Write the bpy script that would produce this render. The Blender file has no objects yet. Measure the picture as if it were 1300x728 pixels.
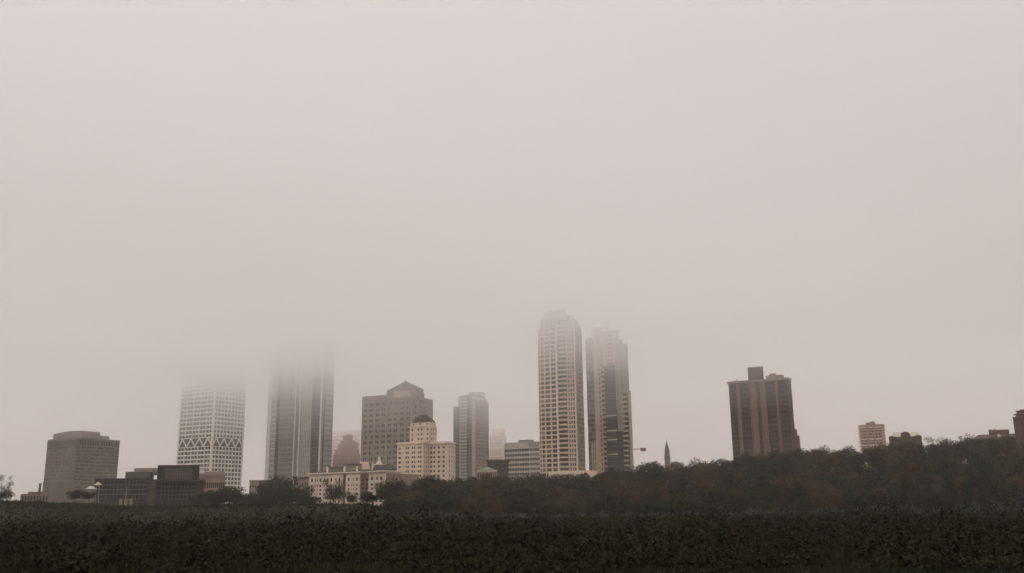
import bpy, math, random
from mathutils import Matrix, Vector
random.seed(7)
SC = bpy.context.scene
COL = SC.collection
R = math.radians

# ------------------------------------------------------------------ camera
F = 1290.0                      # focal length in photo pixels (photo 1300 x 728)
CAMZ = 2.0
PITCH, ROLL = R(14.4), R(-0.66)
CR = Matrix.Rotation(R(90) + PITCH, 3, 'X') @ Matrix.Rotation(ROLL, 3, 'Z')
cd = bpy.data.cameras.new('camera'); cam = bpy.data.objects.new('camera', cd); COL.objects.link(cam)
cam.matrix_world = Matrix.Translation((0, 0, CAMZ)) @ CR.to_4x4()
cd.sensor_width = 36.0; cd.lens = 36.0 * F / 1300; cd.shift_y = -45.0 / 1300
cd.clip_start = 0.5; cd.clip_end = 12000
SC.camera = cam
SC.render.resolution_x, SC.render.resolution_y = 1024, 573

def ray(px, py):
    return CR @ Vector(((px - 650) / F, (319 - py) / F, -1.0))
def TX(px, py=640):             # x/y slope of the vertical plane a picture column stands on
    d = ray(px, py); return d.x / d.y
def HZ(px, py, Y):              # height of a point seen at (px,py) that stands Y metres ahead
    d = ray(px, py); return CAMZ + d.z / d.y * Y
def sm(a, b, t):
    t = max(0.0, min(1.0, (t - a) / (b - a))); return t * t * (3 - 2 * t)

# ------------------------------------------------------------------ terrain
def plateau(x):
    pts = [(-3000, 6.2), (-135, 6.2), (-100, 4.0), (-20, 4.2), (15, 5.5), (60, 10), (110, 14.5), (160, 18), (200, 20.5), (320, 23), (3000, 23)]
    for (a, za), (b, zb) in zip(pts, pts[1:]):
        if x <= b:
            return za + (zb - za) * max(0, (x - a)) / (b - a)
    return pts[-1][1]
def terrain(x, y):
    k = sm(-60, 30, x)
    a, b = 222 + 60 * k, 262 + 190 * k
    h = plateau(x) * sm(a, b, y)
    h += 0.25 * math.sin(x * 0.05 + 1.3) * math.sin(y * 0.043) * sm(20, 80, y)
    return h

# ------------------------------------------------------------------ materials
def mat(name, col, rough=0.85, var=0.25, scale=0.15, spec=0.3, rand=0.0, col2=None, stretch=(1, 1, 1), metal=0.0, bump=0.0):
    m = bpy.data.materials.new(name); m.use_nodes = True
    nt = m.node_tree; N = nt.nodes; L = nt.links
    b = N['Principled BSDF']
    b.inputs['Roughness'].default_value = rough
    b.inputs['Specular IOR Level'].default_value = spec
    b.inputs['Metallic'].default_value = metal
    tc = N.new('ShaderNodeTexCoord'); mp = N.new('ShaderNodeMapping'); mp.inputs['Scale'].default_value = stretch
    L.new(tc.outputs['Object'], mp.inputs['Vector'])
    no = N.new('ShaderNodeTexNoise'); no.inputs['Scale'].default_value = scale; no.inputs['Detail'].default_value = 6
    L.new(mp.outputs[0], no.inputs['Vector'])
    rp = N.new('ShaderNodeValToRGB')
    c = Vector(col); c2 = Vector(col2) if col2 else c * (1 - var)
    rp.color_ramp.elements[0].position = 0.32; rp.color_ramp.elements[0].color = (*c2, 1)
    rp.color_ramp.elements[1].position = 0.68; rp.color_ramp.elements[1].color = (*(c * (1 + (0 if col2 else var * 0.5))), 1)
    L.new(no.outputs['Fac'], rp.inputs['Fac'])
    out = rp.outputs['Color']
    if rand:
        oi = N.new('ShaderNodeObjectInfo'); hs = N.new('ShaderNodeHueSaturation')
        mr = N.new('ShaderNodeMapRange'); mr.inputs['To Min'].default_value = 1 - rand; mr.inputs['To Max'].default_value = 1 + rand
        L.new(oi.outputs['Random'], mr.inputs['Value']); L.new(mr.outputs[0], hs.inputs['Value'])
        L.new(out, hs.inputs['Color']); out = hs.outputs['Color']
    L.new(out, b.inputs['Base Color'])
    if bump:
        bp = N.new('ShaderNodeBump'); bp.inputs['Strength'].default_value = 1; bp.inputs['Distance'].default_value = bump
        L.new(no.outputs['Fac'], bp.inputs['Height']); L.new(bp.outputs[0], b.inputs['Normal'])
    return m

def leaf_mat(name, stops):
    m = bpy.data.materials.new(name); m.use_nodes = True
    nt = m.node_tree; N = nt.nodes; L = nt.links
    b = N['Principled BSDF']; b.inputs['Roughness'].default_value = 0.9; b.inputs['Specular IOR Level'].default_value = 0.1
    oi = N.new('ShaderNodeObjectInfo'); rp = N.new('ShaderNodeValToRGB')
    els = rp.color_ramp.elements
    while len(els) < len(stops): els.new(0.5)
    for e, (p, c) in zip(els, stops): e.position = p; e.color = (*c, 1)
    L.new(oi.outputs['Random'], rp.inputs['Fac'])
    tc = N.new('ShaderNodeTexCoord'); no = N.new('ShaderNodeTexNoise'); no.inputs['Scale'].default_value = 7; no.inputs['Detail'].default_value = 3
    L.new(tc.outputs['Object'], no.inputs['Vector'])
    mr = N.new('ShaderNodeMapRange'); mr.inputs['From Min'].default_value = 0.3; mr.inputs['From Max'].default_value = 0.7
    mr.inputs['To Min'].default_value = 0.55; mr.inputs['To Max'].default_value = 1.6
    L.new(no.outputs['Fac'], mr.inputs['Value'])
    hs = N.new('ShaderNodeHueSaturation'); L.new(mr.outputs[0], hs.inputs['Value']); L.new(rp.outputs[0], hs.inputs['Color'])
    L.new(hs.outputs[0], b.inputs['Base Color'])
    return m

M = {}
M['brown_stone'] = mat('brown_stone', (0.185, 0.145, 0.108), scale=0.05, var=0.2)
M['brown_fin'] = mat('brown_fin', (0.26, 0.22, 0.18), scale=0.05, var=0.2)
M['white_metal'] = mat('white_metal', (0.74, 0.68, 0.60), rough=0.5, var=0.08)
M['pale_stone'] = mat('pale_stone', (0.47, 0.41, 0.34), var=0.15, scale=0.08)
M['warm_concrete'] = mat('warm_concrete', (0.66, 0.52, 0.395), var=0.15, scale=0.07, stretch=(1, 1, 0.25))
M['tan_concrete'] = mat('tan_concrete', (0.46, 0.35, 0.255), var=0.2, scale=0.07, stretch=(1, 1, 0.25))
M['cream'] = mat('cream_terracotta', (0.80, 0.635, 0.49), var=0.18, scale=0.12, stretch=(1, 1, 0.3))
M['cream_trim'] = mat('cream_trim', (0.82, 0.69, 0.54), var=0.12, scale=0.2)
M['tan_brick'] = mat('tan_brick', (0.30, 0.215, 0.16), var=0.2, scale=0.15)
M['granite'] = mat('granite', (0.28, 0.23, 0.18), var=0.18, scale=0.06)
M['roof_slate'] = mat('roof_slate', (0.10, 0.08, 0.065), var=0.3, scale=0.4)
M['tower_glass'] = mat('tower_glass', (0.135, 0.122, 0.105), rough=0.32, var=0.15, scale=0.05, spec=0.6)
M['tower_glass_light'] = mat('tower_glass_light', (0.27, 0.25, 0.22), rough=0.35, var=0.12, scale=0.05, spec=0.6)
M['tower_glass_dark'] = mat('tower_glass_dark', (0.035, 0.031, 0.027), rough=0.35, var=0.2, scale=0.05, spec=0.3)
M['pier_brown'] = mat('pier_brown', (0.205, 0.11, 0.065), var=0.2, scale=0.1, stretch=(1, 1, 0.2))
M['fin_light'] = mat('fin_light', (0.60, 0.55, 0.48), rough=0.5, var=0.08)
M['glass'] = mat('window_glass', (0.045, 0.038, 0.032), rough=0.22, var=0.3, scale=0.3, spec=0.5, rand=0.6)
M['glass_lit'] = mat('window_blind', (0.14, 0.12, 0.10), rough=0.5, var=0.3, scale=0.3, spec=0.4, rand=0.5)
M['glass_dark'] = mat('dark_glass', (0.035, 0.027, 0.018), rough=0.4, var=0.3, scale=0.2, spec=0.25, rand=0.4)
M['dark_concrete'] = mat('dark_concrete', (0.058, 0.049, 0.040), var=0.3, scale=0.3)
M['dark_brown'] = mat('dark_brown_wall', (0.095, 0.068, 0.052), var=0.25, scale=0.3)
M['mid_concrete'] = mat('mid_concrete', (0.16, 0.14, 0.115), var=0.2, scale=0.3)
M['beige_low'] = mat('beige_panel', (0.34, 0.28, 0.22), var=0.2, scale=0.2)
M['brick_red'] = mat('red_brick', (0.235, 0.115, 0.08), var=0.25, scale=0.1)
M['brick_pink'] = mat('pink_brick', (0.40, 0.27, 0.205), var=0.15, scale=0.1)
M['brick_brown'] = mat('brown_brick', (0.155, 0.09, 0.06), var=0.25, scale=0.08, stretch=(1, 1, 0.15))
M['balcony_brown'] = mat('balcony_panel', (0.10, 0.063, 0.038), var=0.3, scale=0.3)
M['copper'] = mat('copper_green', (0.20, 0.30, 0.22), var=0.2, scale=0.3)
M['white_roof'] = mat('white_roof', (0.62, 0.56, 0.44), var=0.12, scale=0.2)
M['tile_brown'] = mat('brown_roof_tile', (0.12, 0.085, 0.06), var=0.25, scale=0.5)
M['crane_red'] = mat('crane_red', (0.28, 0.15, 0.11), var=0.1)
M['steel'] = mat('steel', (0.30, 0.28, 0.26), rough=0.5, var=0.1)
M['bark'] = mat('bark', (0.055, 0.042, 0.032), var=0.4, scale=2.0)
M['asphalt'] = mat('asphalt', (0.05, 0.048, 0.045), var=0.25, scale=1.2, bump=0.01)
M['path'] = mat('path_concrete', (0.17, 0.155, 0.135), var=0.2, scale=0.9)
M['city'] = mat('city_paving', (0.30, 0.27, 0.24), var=0.3, scale=0.02)
M['lawn'] = mat('lawn', (0.030, 0.034, 0.016), rough=0.95, scale=0.35, spec=0.05, col2=(0.017, 0.019, 0.010), bump=0.06)
M['grass'] = mat('grass_blade', (0.034, 0.040, 0.017), rough=0.8, scale=0.25, spec=0.1, col2=(0.028, 0.022, 0.011))
M['leaf'] = leaf_mat('leaf', [(0.0, (0.036, 0.033, 0.015)), (0.35, (0.043, 0.038, 0.017)), (0.62, (0.058, 0.040, 0.020)), (0.85, (0.074, 0.042, 0.021)), (1.0, (0.040, 0.039, 0.018))])
M['shrub'] = mat('shrub_leaf', (0.024, 0.024, 0.012), rough=0.85, scale=0.5, spec=0.1, col2=(0.026, 0.017, 0.009))
M['leaf_rust'] = leaf_mat('leaf_rust', [(0.0, (0.10, 0.052, 0.024)), (0.5, (0.085, 0.055, 0.027)), (1.0, (0.075, 0.045, 0.022))])
M['leaf_dark'] = leaf_mat('leaf_dark', [(0.0, (0.026, 0.029, 0.016)), (1.0, (0.036, 0.036, 0.018))])

# ------------------------------------------------------------------ mesh helpers
class MB:
    def __init__(s): s.v, s.f = [], []
    def box(s, x0, x1, y0, y1, z0, z1):
        if x1 < x0: x0, x1 = x1, x0
        if y1 < y0: y0, y1 = y1, y0
        n = len(s.v)
        s.v += [(x0, y0, z0), (x1, y0, z0), (x1, y1, z0), (x0, y1, z0), (x0, y0, z1), (x1, y0, z1), (x1, y1, z1), (x0, y1, z1)]
        for q in ((0, 3, 2, 1), (4, 5, 6, 7), (0, 1, 5, 4), (1, 2, 6, 5), (2, 3, 7, 6), (3, 0, 4, 7)):
            s.f.append(tuple(n + i for i in q))
        return s
    def prism(s, lo, hi, zl, zh):           # two rings of points, bottom and top
        n = len(s.v); k = len(lo)
        s.v += [(x, y, zl) for x, y in lo] + [(x, y, zh) for x, y in hi]
        s.f.append(tuple(n + i for i in reversed(range(k)))); s.f.append(tuple(n + k + i for i in range(k)))
        for i in range(k):
            j = (i + 1) % k; s.f.append((n + i, n + j, n + k + j, n + k + i))
        return s
    def hip(s, x0, x1, y0, y1, z0, z1, inset_x, inset_y):
        return s.prism([(x0, y0), (x1, y0), (x1, y1), (x0, y1)],
                       [(x0 + inset_x, y0 + inset_y), (x1 - inset_x, y0 + inset_y), (x1 - inset_x, y1 - inset_y), (x0 + inset_x, y1 - inset_y)], z0, z1)
    def ngon(s, cx, cy, r0, r1, z0, z1, k=12, ph=0.0):
        a = [(math.cos(ph + 2 * math.pi * i / k), math.sin(ph + 2 * math.pi * i / k)) for i in range(k)]
        return s.prism([(cx + r0 * c, cy + r0 * q) for c, q in a], [(cx + r1 * c, cy + r1 * q) for c, q in a], z0, z1)
    def tube(s, pts, k=6):                  # [(Vector, radius)]
        n = len(s.v)
        for i, (p, r) in enumerate(pts):
            d = (pts[min(i + 1, len(pts) - 1)][0] - pts[max(i - 1, 0)][0]).normalized()
            a = d.orthogonal().normalized(); b = d.cross(a)
            for j in range(k):
                t = 2 * math.pi * j / k; s.v.append(tuple(p + a * (r * math.cos(t)) + b * (r * math.sin(t))))
        for i in range(len(pts) - 1):
            for j in range(k):
                q = (j + 1) % k; s.f.append((n + i * k + j, n + i * k + q, n + (i + 1) * k + q, n + (i + 1) * k + j))
        s.f.append(tuple(n + j for j in reversed(range(k)))); m = n + (len(pts) - 1) * k; s.f.append(tuple(m + j for j in range(k)))
        return s
    def mesh(s, name, m):
        me = bpy.data.meshes.new(name); me.from_pydata(s.v, [], s.f); me.update()
        me.materials.append(m); return me
    def build(s, name, m, parent=None):
        o = bpy.data.objects.new(name, s.mesh(name, m)); COL.objects.link(o)
        if parent: o.parent = parent
        return o

def tag(o, label=None, cat=None, group=None, kind=None):
    if label: o['label'] = label
    if cat: o['category'] = cat
    if group: o['group'] = group
    if kind: o['kind'] = kind
    return o
def empty(name, loc, rz=0.0):
    o = bpy.data.objects.new(name, None); COL.objects.link(o)
    o.location = loc; o.rotation_euler = (0, 0, rz); o.empty_display_size = 1; return o

# ------------------------------------------------------------------ a building on the street grid
TH = R(-30)
class Bld:
    """Empty at the near corner.  local x runs to the right along the front (front spans x<0), local y runs back along the right side."""
    def __init__(s, name, label, cat, pl, pc, pr, Y, base, rz=TH, group=None, depth=None):
        s.rz = rz; s.cx = TX(pc) * Y; s.cy = Y; s.pc = pc; s.Y = Y; s.base = base
        s.c, s.s = math.cos(rz), math.sin(rz)
        s.root = empty(name, (s.cx, Y, base), rz); tag(s.root, label, cat, group)
        s.wF = -s.fx(pl)
        s.wR = depth if depth else s.ry(pr)
        s.wall = {}; s.win = []
    def fx(s, px, yo=0.0):      # local x of a picture column on the front plane (offset yo back)
        t = TX(px); ox, oy = s.cx - s.s * yo, s.cy + s.c * yo
        return (t * oy - ox) / (s.c - t * s.s)
    def ry(s, px, xo=0.0):      # local y of a picture column on the right side plane
        t = TX(px); ox, oy = s.cx + s.c * xo, s.cy + s.s * xo
        return (t * oy - ox) / (-s.s - t * s.c)
    def h(s, px, py, lx=0.0, ly=0.0):   # local height of picture point on the vertical through local (lx,ly)
        Y = s.cy + s.s * lx + s.c * ly
        return HZ(px, py, Y) - s.base
    def mb(s, key='wall', m=None):
        if key not in s.wall: s.wall[key] = (MB(), m)
        return s.wall[key][0]
    def P(s, side, a, b, t0, t1, off):
        if side == 'F': return (a, b, off - t1, off - t0)
        if side == 'R': return (off + t0, off + t1, a, b)
        if side == 'L': return (off - t1, off - t0, a, b)
        if side == 'B': return (a, b, off + t0, off + t1)
    def grid(s, side, a, b, z0, z1, nf, cols, wh=0.6, sill=0.2, off=0.0, dep=0.35, key='wall', glass='glass', m=None, mull=0, rel=True):
        mb = s.mb(key, m); fh = (z1 - z0) / nf; W = b - a
        if rel:
            zs = z0
            for i in range(nf + 1):
                ze = z0 + i * fh + fh * sill if i < nf else z1
                x0, x1, y0, y1 = s.P(side, a, b, -0.02, dep - 0.05, off)
                mb.box(x0, x1, y0, y1, zs, ze)
                zs = ze + fh * wh
                if i == nf - 1 and abs(zs - z1) < 0.05: break
            edges = [0.0] + [e for c in cols for e in c] + [1.0]
            for i in range(0, len(edges), 2):
                if edges[i + 1] - edges[i] > 0.001:
                    x0, x1, y0, y1 = s.P(side, a + W * edges[i], a + W * edges[i + 1], -0.03, dep, off)
                    mb.box(x0, x1, y0, y1, z0 - 0.01, z1 + 0.02)
        for i in range(nf):
            for c in cols:
                za = z0 + i * fh + fh * sill
                n = mull + 1; w = (c[1] - c[0]) / n
                x0, x1, y0, y1 = s.P(side, a + W * c[0] + 0.003, a + W * c[1] - 0.003, 0.03, 0.09, off)
                bx = [(x0, x1, y0, y1, za + 0.003, za + fh * wh - 0.003)]
                s.win.append((bx, 'glass_lit' if glass == 'glass' and random.random() < 0.2 else glass, abs(c[1] - c[0]) * W * fh * wh, side, za))
                for q in range(1, n):
                    u = a + W * (c[0] + w * q)
                    x0, x1, y0, y1 = s.P(side, u - 0.12, u + 0.12, 0.0, dep - 0.1, off)
                    mb.box(x0, x1, y0, y1, za, za + fh * wh)
    def fins(s, side, a, b, z0, z1, n, w=0.25, dep=0.5, off=0.0, key='fin', m='fin_light'):
        mb = s.mb(key, m)
        for i in range(n + 1):
            u = a + (b - a) * i / n
            x0, x1, y0, y1 = s.P(side, u - w / 2, u + w / 2, 0, dep, off); mb.box(x0, x1, y0, y1, z0, z1)
    def bands(s, side, a, b, z0, z1, n, hgt=0.5, dep=0.3, off=0.0, key='band', m='fin_light'):
        mb = s.mb(key, m)
        for i in range(n):
            z = z0 + (z1 - z0) * i / n
            x0, x1, y0, y1 = s.P(side, a, b, 0, dep, off); mb.box(x0, x1, y0, y1, z, z + hgt)
    def finish(s, zvis=0.0, cap=100, pane_name='window'):
        obs = {}
        for k, (mb, m) in s.wall.items():
            obs[k] = mb.build(k, M[m], s.root)
        w = [q for q in s.win if q[4] >= zvis and q[3] in 'FR']; rest = [q for q in s.win if not (q[4] >= zvis and q[3] in 'FR')]
        w.sort(key=lambda q: (-q[2] * (1.0 if q[3] == 'F' else 0.5), q[4]))
        rest += w[cap:]
        for bx, g, *_ in w[:cap]:
            mb = MB()
            for e in bx: mb.box(*e)
            mb.build(pane_name, M[g], s.root)
        by = {}
        for bx, g, *_ in rest:
            mb = by.setdefault(g, MB())
            for e in bx: mb.box(*e)
        for g, mb in by.items():
            tag(mb.build('window_panes' if len(rest) > 1 else 'window', M[g], s.root), kind='stuff')
        kids = {}
        for o in list(s.root.children): kids.setdefault(o.name.split('.')[0], []).append(o)
        for c_, p_ in (('penthouse_roof', 'penthouse'), ('penthouse_coping', 'penthouse'), ('chimney_cap', 'chimney'), ('chimney_pot', 'chimney'), ('pavilion_roof', 'corner_pavilion'),
                       ('mast', 'roof'), ('drum_fin', 'top_drum'), ('lift_housing', 'roof_plant'), ('fin', 'upper_hall'), ('roof_edge', 'upper_hall'), ('finial', 'coping'), ('roof_terrace', 'roof_rail')):
            if c_ in kids and p_ in kids:
                for o in kids[c_]: o.parent = kids[p_][0]
        return s.root

def even(n, gap=0.35, m0=0.0, m1=0.0):
    w = (1 - m0 - m1) / n
    return [(m0 + w * i + w * gap / 2, m0 + w * (i + 1) - w * gap / 2) for i in range(n)]
def groups(n, k, gap=0.3, inner=0.1, m0=0.0, m1=0.0):       # n bays, k windows close together in each
    w = (1 - m0 - m1) / n; r = []
    for i in range(n):
        a = m0 + w * i + w * gap / 2; ww = w * (1 - gap); u = ww / k
        for j in range(k):
            r.append((a + u * j + u * inner * (j > 0), a + u * (j + 1) - u * inner * (j < k - 1)))
    return r

# ================================================================== GROUND
def ground():
    xs = sorted(set([-8900, -6000, -4000, -2500, -1500, -1000, -700, -500] + list(range(-400, 401, 10)) + [500, 700, 1000, 1500, 2500, 4000, 6000, 8900]))
    ys = sorted(set([-500, -200, -60] + list(range(0, 521, 10)) + [560, 620, 700, 850, 1000, 1400, 2000, 3000, 4500, 6000, 8900]))
    mb = MB()
    for y in ys:
        for x in xs: mb.v.append((x, y, terrain(x, y)))
    n = len(xs)
    for j in range(len(ys) - 1):
        for i in range(n - 1):
            mb.f.append((j * n + i, j * n + i + 1, (j + 1) * n + i + 1, (j + 1) * n + i))
    o = mb.build('ground', M['lawn']); tag(o, kind='structure')
    for p in o.data.polygons: p.use_smooth = True
ground()

def strip(name, y0, y1, m, dz, x0=-400, x1=400):
    mb = MB(); n = int((x1 - x0) / 5)
    yy = [y0 + (y1 - y0) * j / 3 for j in range(4)]
    for i in range(n + 1):
        x = x0 + 5 * i
        for y in yy: mb.v.append((x, y + 3 * math.sin(x * 0.012), terrain(x, y + 3 * math.sin(x * 0.012)) + dz))
    for i in range(n):
        for j in range(3):
            a = i * 4 + j; mb.f.append((a, a + 4, a + 5, a + 1))
    tag(mb.build(name, m), kind='structure')
def pavement():
    mb = MB(); xs = [-8900, -3000] + list(range(-1000, 1001, 40)) + [3000, 8900]; ys = [500, 520, 540, 560, 620, 700, 850, 1000, 1400, 2000, 4000, 8900]
    for y in ys:
        for x in xs: mb.v.append((x, y, plateau(x) + 0.32))
    n = len(xs)
    for j in range(len(ys) - 1):
        for i in range(n - 1): mb.f.append((j * n + i, j * n + i + 1, (j + 1) * n + i + 1, (j + 1) * n + i))
    tag(mb.build('city_pavement', M['city']), kind='structure')
pavement()
strip('road', 196, 205, M['asphalt'], 0.03)

# grass: uncountable tufts on the near field
def grass():
    mb = MB(); rnd = random.Random(3)
    v, f = mb.v, mb.f
    for i in range(135000):
        y = 24 + 130 * rnd.random() ** 2.0 if i < 80000 else 110 + 175 * rnd.random()
        if 194.5 < y < 206: continue
        x = (rnd.random() - 0.5) * (2 * (0.56 * y + 6))
        z = terrain(x, y) - 0.02
        cl = math.sin(x * 0.5 + 2 * math.sin(y * 0.21)) * math.sin(y * 0.37 + 1.5 * math.sin(x * 0.3))
        h = (0.10 + 0.16 * rnd.random()) * (1 + 0.5 * cl) * (1 + y / 120)
        w = (0.02 + 0.02 * rnd.random()) * (1 + y / 45)
        for q in range(2):
            a = rnd.random() * 6.283; l = rnd.random() * 0.5 * h; b = rnd.random() * 6.283
            dx, dy = math.cos(a) * w, math.sin(a) * w
            n = len(v)
            v.append((x - dx, y - dy, z)); v.append((x + dx, y + dy, z)); v.append((x + math.cos(b) * l, y + math.sin(b) * l, z + h))
            f.append((n, n + 1, n + 2))
    tag(mb.build('grass', M['grass']), 'dark rough grass covering the near field', 'grass', kind='stuff')
grass()

# ================================================================== TREES
def make_crown(seed, shape):
    rnd = random.Random(seed); mb = MB()
    lobes = []
    n = {'round': 9, 'tall': 9, 'thin': 11}[shape]
    for i in range(n):
        a = rnd.random() * 6.283; r = (0.16 + 0.16 * rnd.random())
        if shape == 'round': c = Vector((math.cos(a) * r, math.sin(a) * r, 0.42 + 0.40 * rnd.random())); q = 0.15 + 0.09 * rnd.random()
        elif shape == 'tall': c = Vector((math.cos(a) * r * 0.6, math.sin(a) * r * 0.6, 0.30 + 0.60 * i / n)); q = 0.13 + 0.08 * rnd.random()
        else: c = Vector((math.cos(a) * r * 1.2, math.sin(a) * r * 1.2, 0.45 + 0.5 * rnd.random())); q = 0.07 + 0.07 * rnd.random()
        lobes.append((c, q))
    if shape != 'thin': lobes.append((Vector((0, 0, 0.58)), 0.27 if shape == 'round' else 0.18))
    tot = 3900 if shape != 'thin' else 1100
    wsum = sum(q ** 2 for c, q in lobes)
    for c, q in lobes:
        for i in range(int(tot * q * q / wsum)):
            d = Vector((rnd.gauss(0, 1), rnd.gauss(0, 1), rnd.gauss(0, 1))).normalized()
            rr = q * (0.55 + 0.5 * rnd.random() ** 0.6) * (1 + 0.22 * math.sin(9 * d.x + c.x * 40) * math.sin(8 * d.y + 7 * d.z))
            p = c + Vector((d.x, d.y, d.z * 0.85)) * rr
            s_ = (0.010 + 0.015 * rnd.random()) * (0.75 if shape == 'thin' else 1)
            nrm = (d + Vector((rnd.gauss(0, .6), rnd.gauss(0, .6), rnd.gauss(0, .6)))).normalized()
            u = nrm.orthogonal().normalized(); w = nrm.cross(u); t = rnd.random() * 6.283
            u, w = u * math.cos(t) + w * math.sin(t), w * math.cos(t) - u * math.sin(t)
            k = len(mb.v)
            mb.v += [tuple(p + u * s_), tuple(p + w * s_ * 0.8), tuple(p - u * s_), tuple(p - w * s_ * 0.7)]
            mb.f.append((k, k + 1, k + 2, k + 3))
    tr = MB(); V = Vector
    tr.tube([(V((0, 0, -0.06)), 0.030), (V((0, 0, 0.02)), 0.022), (V((0.008, 0.004, 0.25)), 0.017), (V((0.0, 0.01, 0.5)), 0.011), (V((0.01, 0, 0.74)), 0.004)])
    for c, q in lobes[:8]:
        z0 = 0.22 + 0.35 * rnd.random()
        tr.tube([(V((0, 0, z0 * 0.9)), 0.009), ((V((0, 0, z0)) + c) / 2 + V((0, 0, -0.02)), 0.006), (c, 0.002)], 5)
    return mb, tr
VAR = []
for i, shp in enumerate(['round', 'round', 'round', 'tall', 'tall', 'thin', 'thin', 'round']):
    c, t = make_crown(100 + i, shp)
    VAR.append((c.mesh('crown', M['leaf']), t.mesh('trunk', M['bark'])))
CR_MAT = {'leaf': 0, 'leaf_rust': 1, 'leaf_dark': 2}
MESHV = {}
def tree(x, y, h, w, var, leaf='leaf', label=None, group=None, sink=0.0):
    z = terrain(x, y)
    r = empty('tree', (x, y, z - sink), random.random() * 6.28); r.scale = (w / 0.85, w / 0.85, h / 0.98)
    key = (var, leaf)
    if key not in MESHV:
        me = VAR[var][0]
        if leaf != 'leaf': me = me.copy(); me.materials.clear(); me.materials.append(M[leaf])
        MESHV[key] = me
    c = bpy.data.objects.new('crown', MESHV[key]); COL.objects.link(c); c.parent = r
    t = bpy.data.objects.new('trunk', VAR[var][1]); COL.objects.link(t); t.parent = r
    tag(r, label, 'tree', group); return r
# skyline of the wood, photo pixels
SKY = [(484, 640), (491, 612), (500, 607), (515, 612), (530, 606), (545, 601), (560, 607), (575, 606), (590, 603), (612, 602), (640, 600), (665, 600), (700, 599), (725, 601),
       (745, 598), (762, 595), (785, 593), (800, 592), (815, 586), (832, 583), (848, 586), (858, 592), (868, 578), (885, 580), (905, 582), (925, 579),
       (950, 573), (975, 570), (1000, 568), (1020, 566), (1040, 563), (1055, 566), (1075, 565), (1092, 570), (1105, 563), (1122, 560), (1142, 556), (1160, 557),
       (1180, 562), (1196, 557), (1214, 555), (1228, 552), (1250, 552), (1275, 552), (1300, 552), (1420, 545)]
def skyline(px):
    for (a, ya), (b, yb) in zip(SKY, SKY[1:]):
        if px <= b: return ya + (yb - ya) * max(0, px - a) / (b - a)
    return SKY[-1][1]
WOOD = 'dense wood covering the bluff'
WLAB = 'dark leafy tree among the many crowns of the dense bluff wood'
rnd = random.Random(11)
def px_of(x, y): return 650 + F * (x / (y * math.cos(PITCH)))
def put(px, py, Y, w, var, leaf='leaf', label=WLAB, group=WOOD, minh=4):
    x = TX(px, py) * Y; h = HZ(px, py, Y) - terrain(x, Y)
    return tree(x, Y, max(minh, h), w, var, leaf, label, group)
N_T = 0
px = 491
while px < 1330:                            # the row of crowns that draws the skyline
    Y = 405 + rnd.random() * 40; w = 8 + 4 * rnd.random()
    lf = 'leaf_rust' if (800 < px < 880 and rnd.random() < .5) or (rnd.random() < 0.10 and px > 850) else 'leaf'
    if not (852 < px < 862) : put(px, skyline(px) + rnd.random() * 3 - 0.5, Y, w, rnd.choice([0, 1, 2, 3, 7, 0, 4]), lf); N_T += 1
    px += w / Y * F * (0.52 + 0.2 * rnd.random())
for row, (Y, dy) in enumerate([(462, 4), (380, 8), (352, 17), (326, 27), (304, 36), (286, 47), (270, 55), (258, 60)]):
    px = 470 + 10 * rnd.random() + row * 4
    while px < 1345:
        w = (8 + 4.5 * rnd.random()) * (1 if Y > 275 else .62); YY = Y + (rnd.random() * 16 - 8) * (1 if Y > 290 else .5)
        top = skyline(px) + dy * (0.6 + 0.6 * rnd.random()) * (0.45 + 0.65 * sm(480, 1100, px))
        top = min(top, 636 if Y < 275 else 634)
        if px < 520: top = max(top, skyline(px) + 3)
        lf = 'leaf_rust' if rnd.random() < (0.14 if 740 < px < 840 or 1040 < px < 1130 else 0.04) else ('leaf_dark' if rnd.random() < .35 else 'leaf')
        if px > 493: put(px, top, YY, w, rnd.choice([0, 1, 2, 3, 7]), lf); N_T += 1
        px += w / YY * F * (0.7 + 0.25 * rnd.random())
print('wood trees', N_T)
# thin see-through trees on the ridge
put(1190, 556, 430, 9, 5, label='thin see-through tree on the ridge right of the low hall', group=None)
put(1203, 557, 436, 7, 6, label='small thin tree between the low hall and the gabled roof', group=None)
put(1226, 550, 432, 9, 6, label='thin airy tree touching the left end of the gabled roof', group=None)
put(860, 588, 425, 6, 5, 'leaf_rust', label='thin rust tinted tree in the gap right of the church spire', group=None)
# single trees on the left
put(293, 615, 330, 11, 0, 'leaf_dark', 'round dark tree below the white gridded tower', None)
put(276, 620, 335, 8, 1, 'leaf_dark', 'dark tree left of the round one below the white gridded tower', None)
put(310, 622, 325, 8, 2, 'leaf_dark', 'dark tree left of the small brick block', None)
put(262, 622, 345, 7, 7, 'leaf_dark', 'dark tree at the right end of the low dark memorial building', None)
put(325, 627, 320, 7, 7, 'leaf_dark', 'small dark tree in front of the small brick block', None)
put(357, 600, 420, 13, 0, 'leaf_dark', 'broad dark tree at the foot of the tall glass tower', None)
put(342, 611, 400, 9, 2, 'leaf_dark', 'dark tree left of the broad one at the foot of the glass tower', None)
put(372, 612, 390, 9, 1, 'leaf_dark', 'dark tree left of the cream hotel', None)
put(385, 617, 380, 8, 7, 'leaf_dark', 'dark tree touching the left corner of the cream hotel', None)
put(360, 622, 330, 9, 1, 'leaf_dark', 'low dark tree in front of the broad tree by the glass tower', None)
put(345, 625, 325, 8, 7, 'leaf_dark', 'low dark bushy tree between the brick block and the cream hotel', None)
put(398, 630, 320, 6, 2, 'leaf_dark', 'low dark tree under the first wing of the cream hotel', None)
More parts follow.
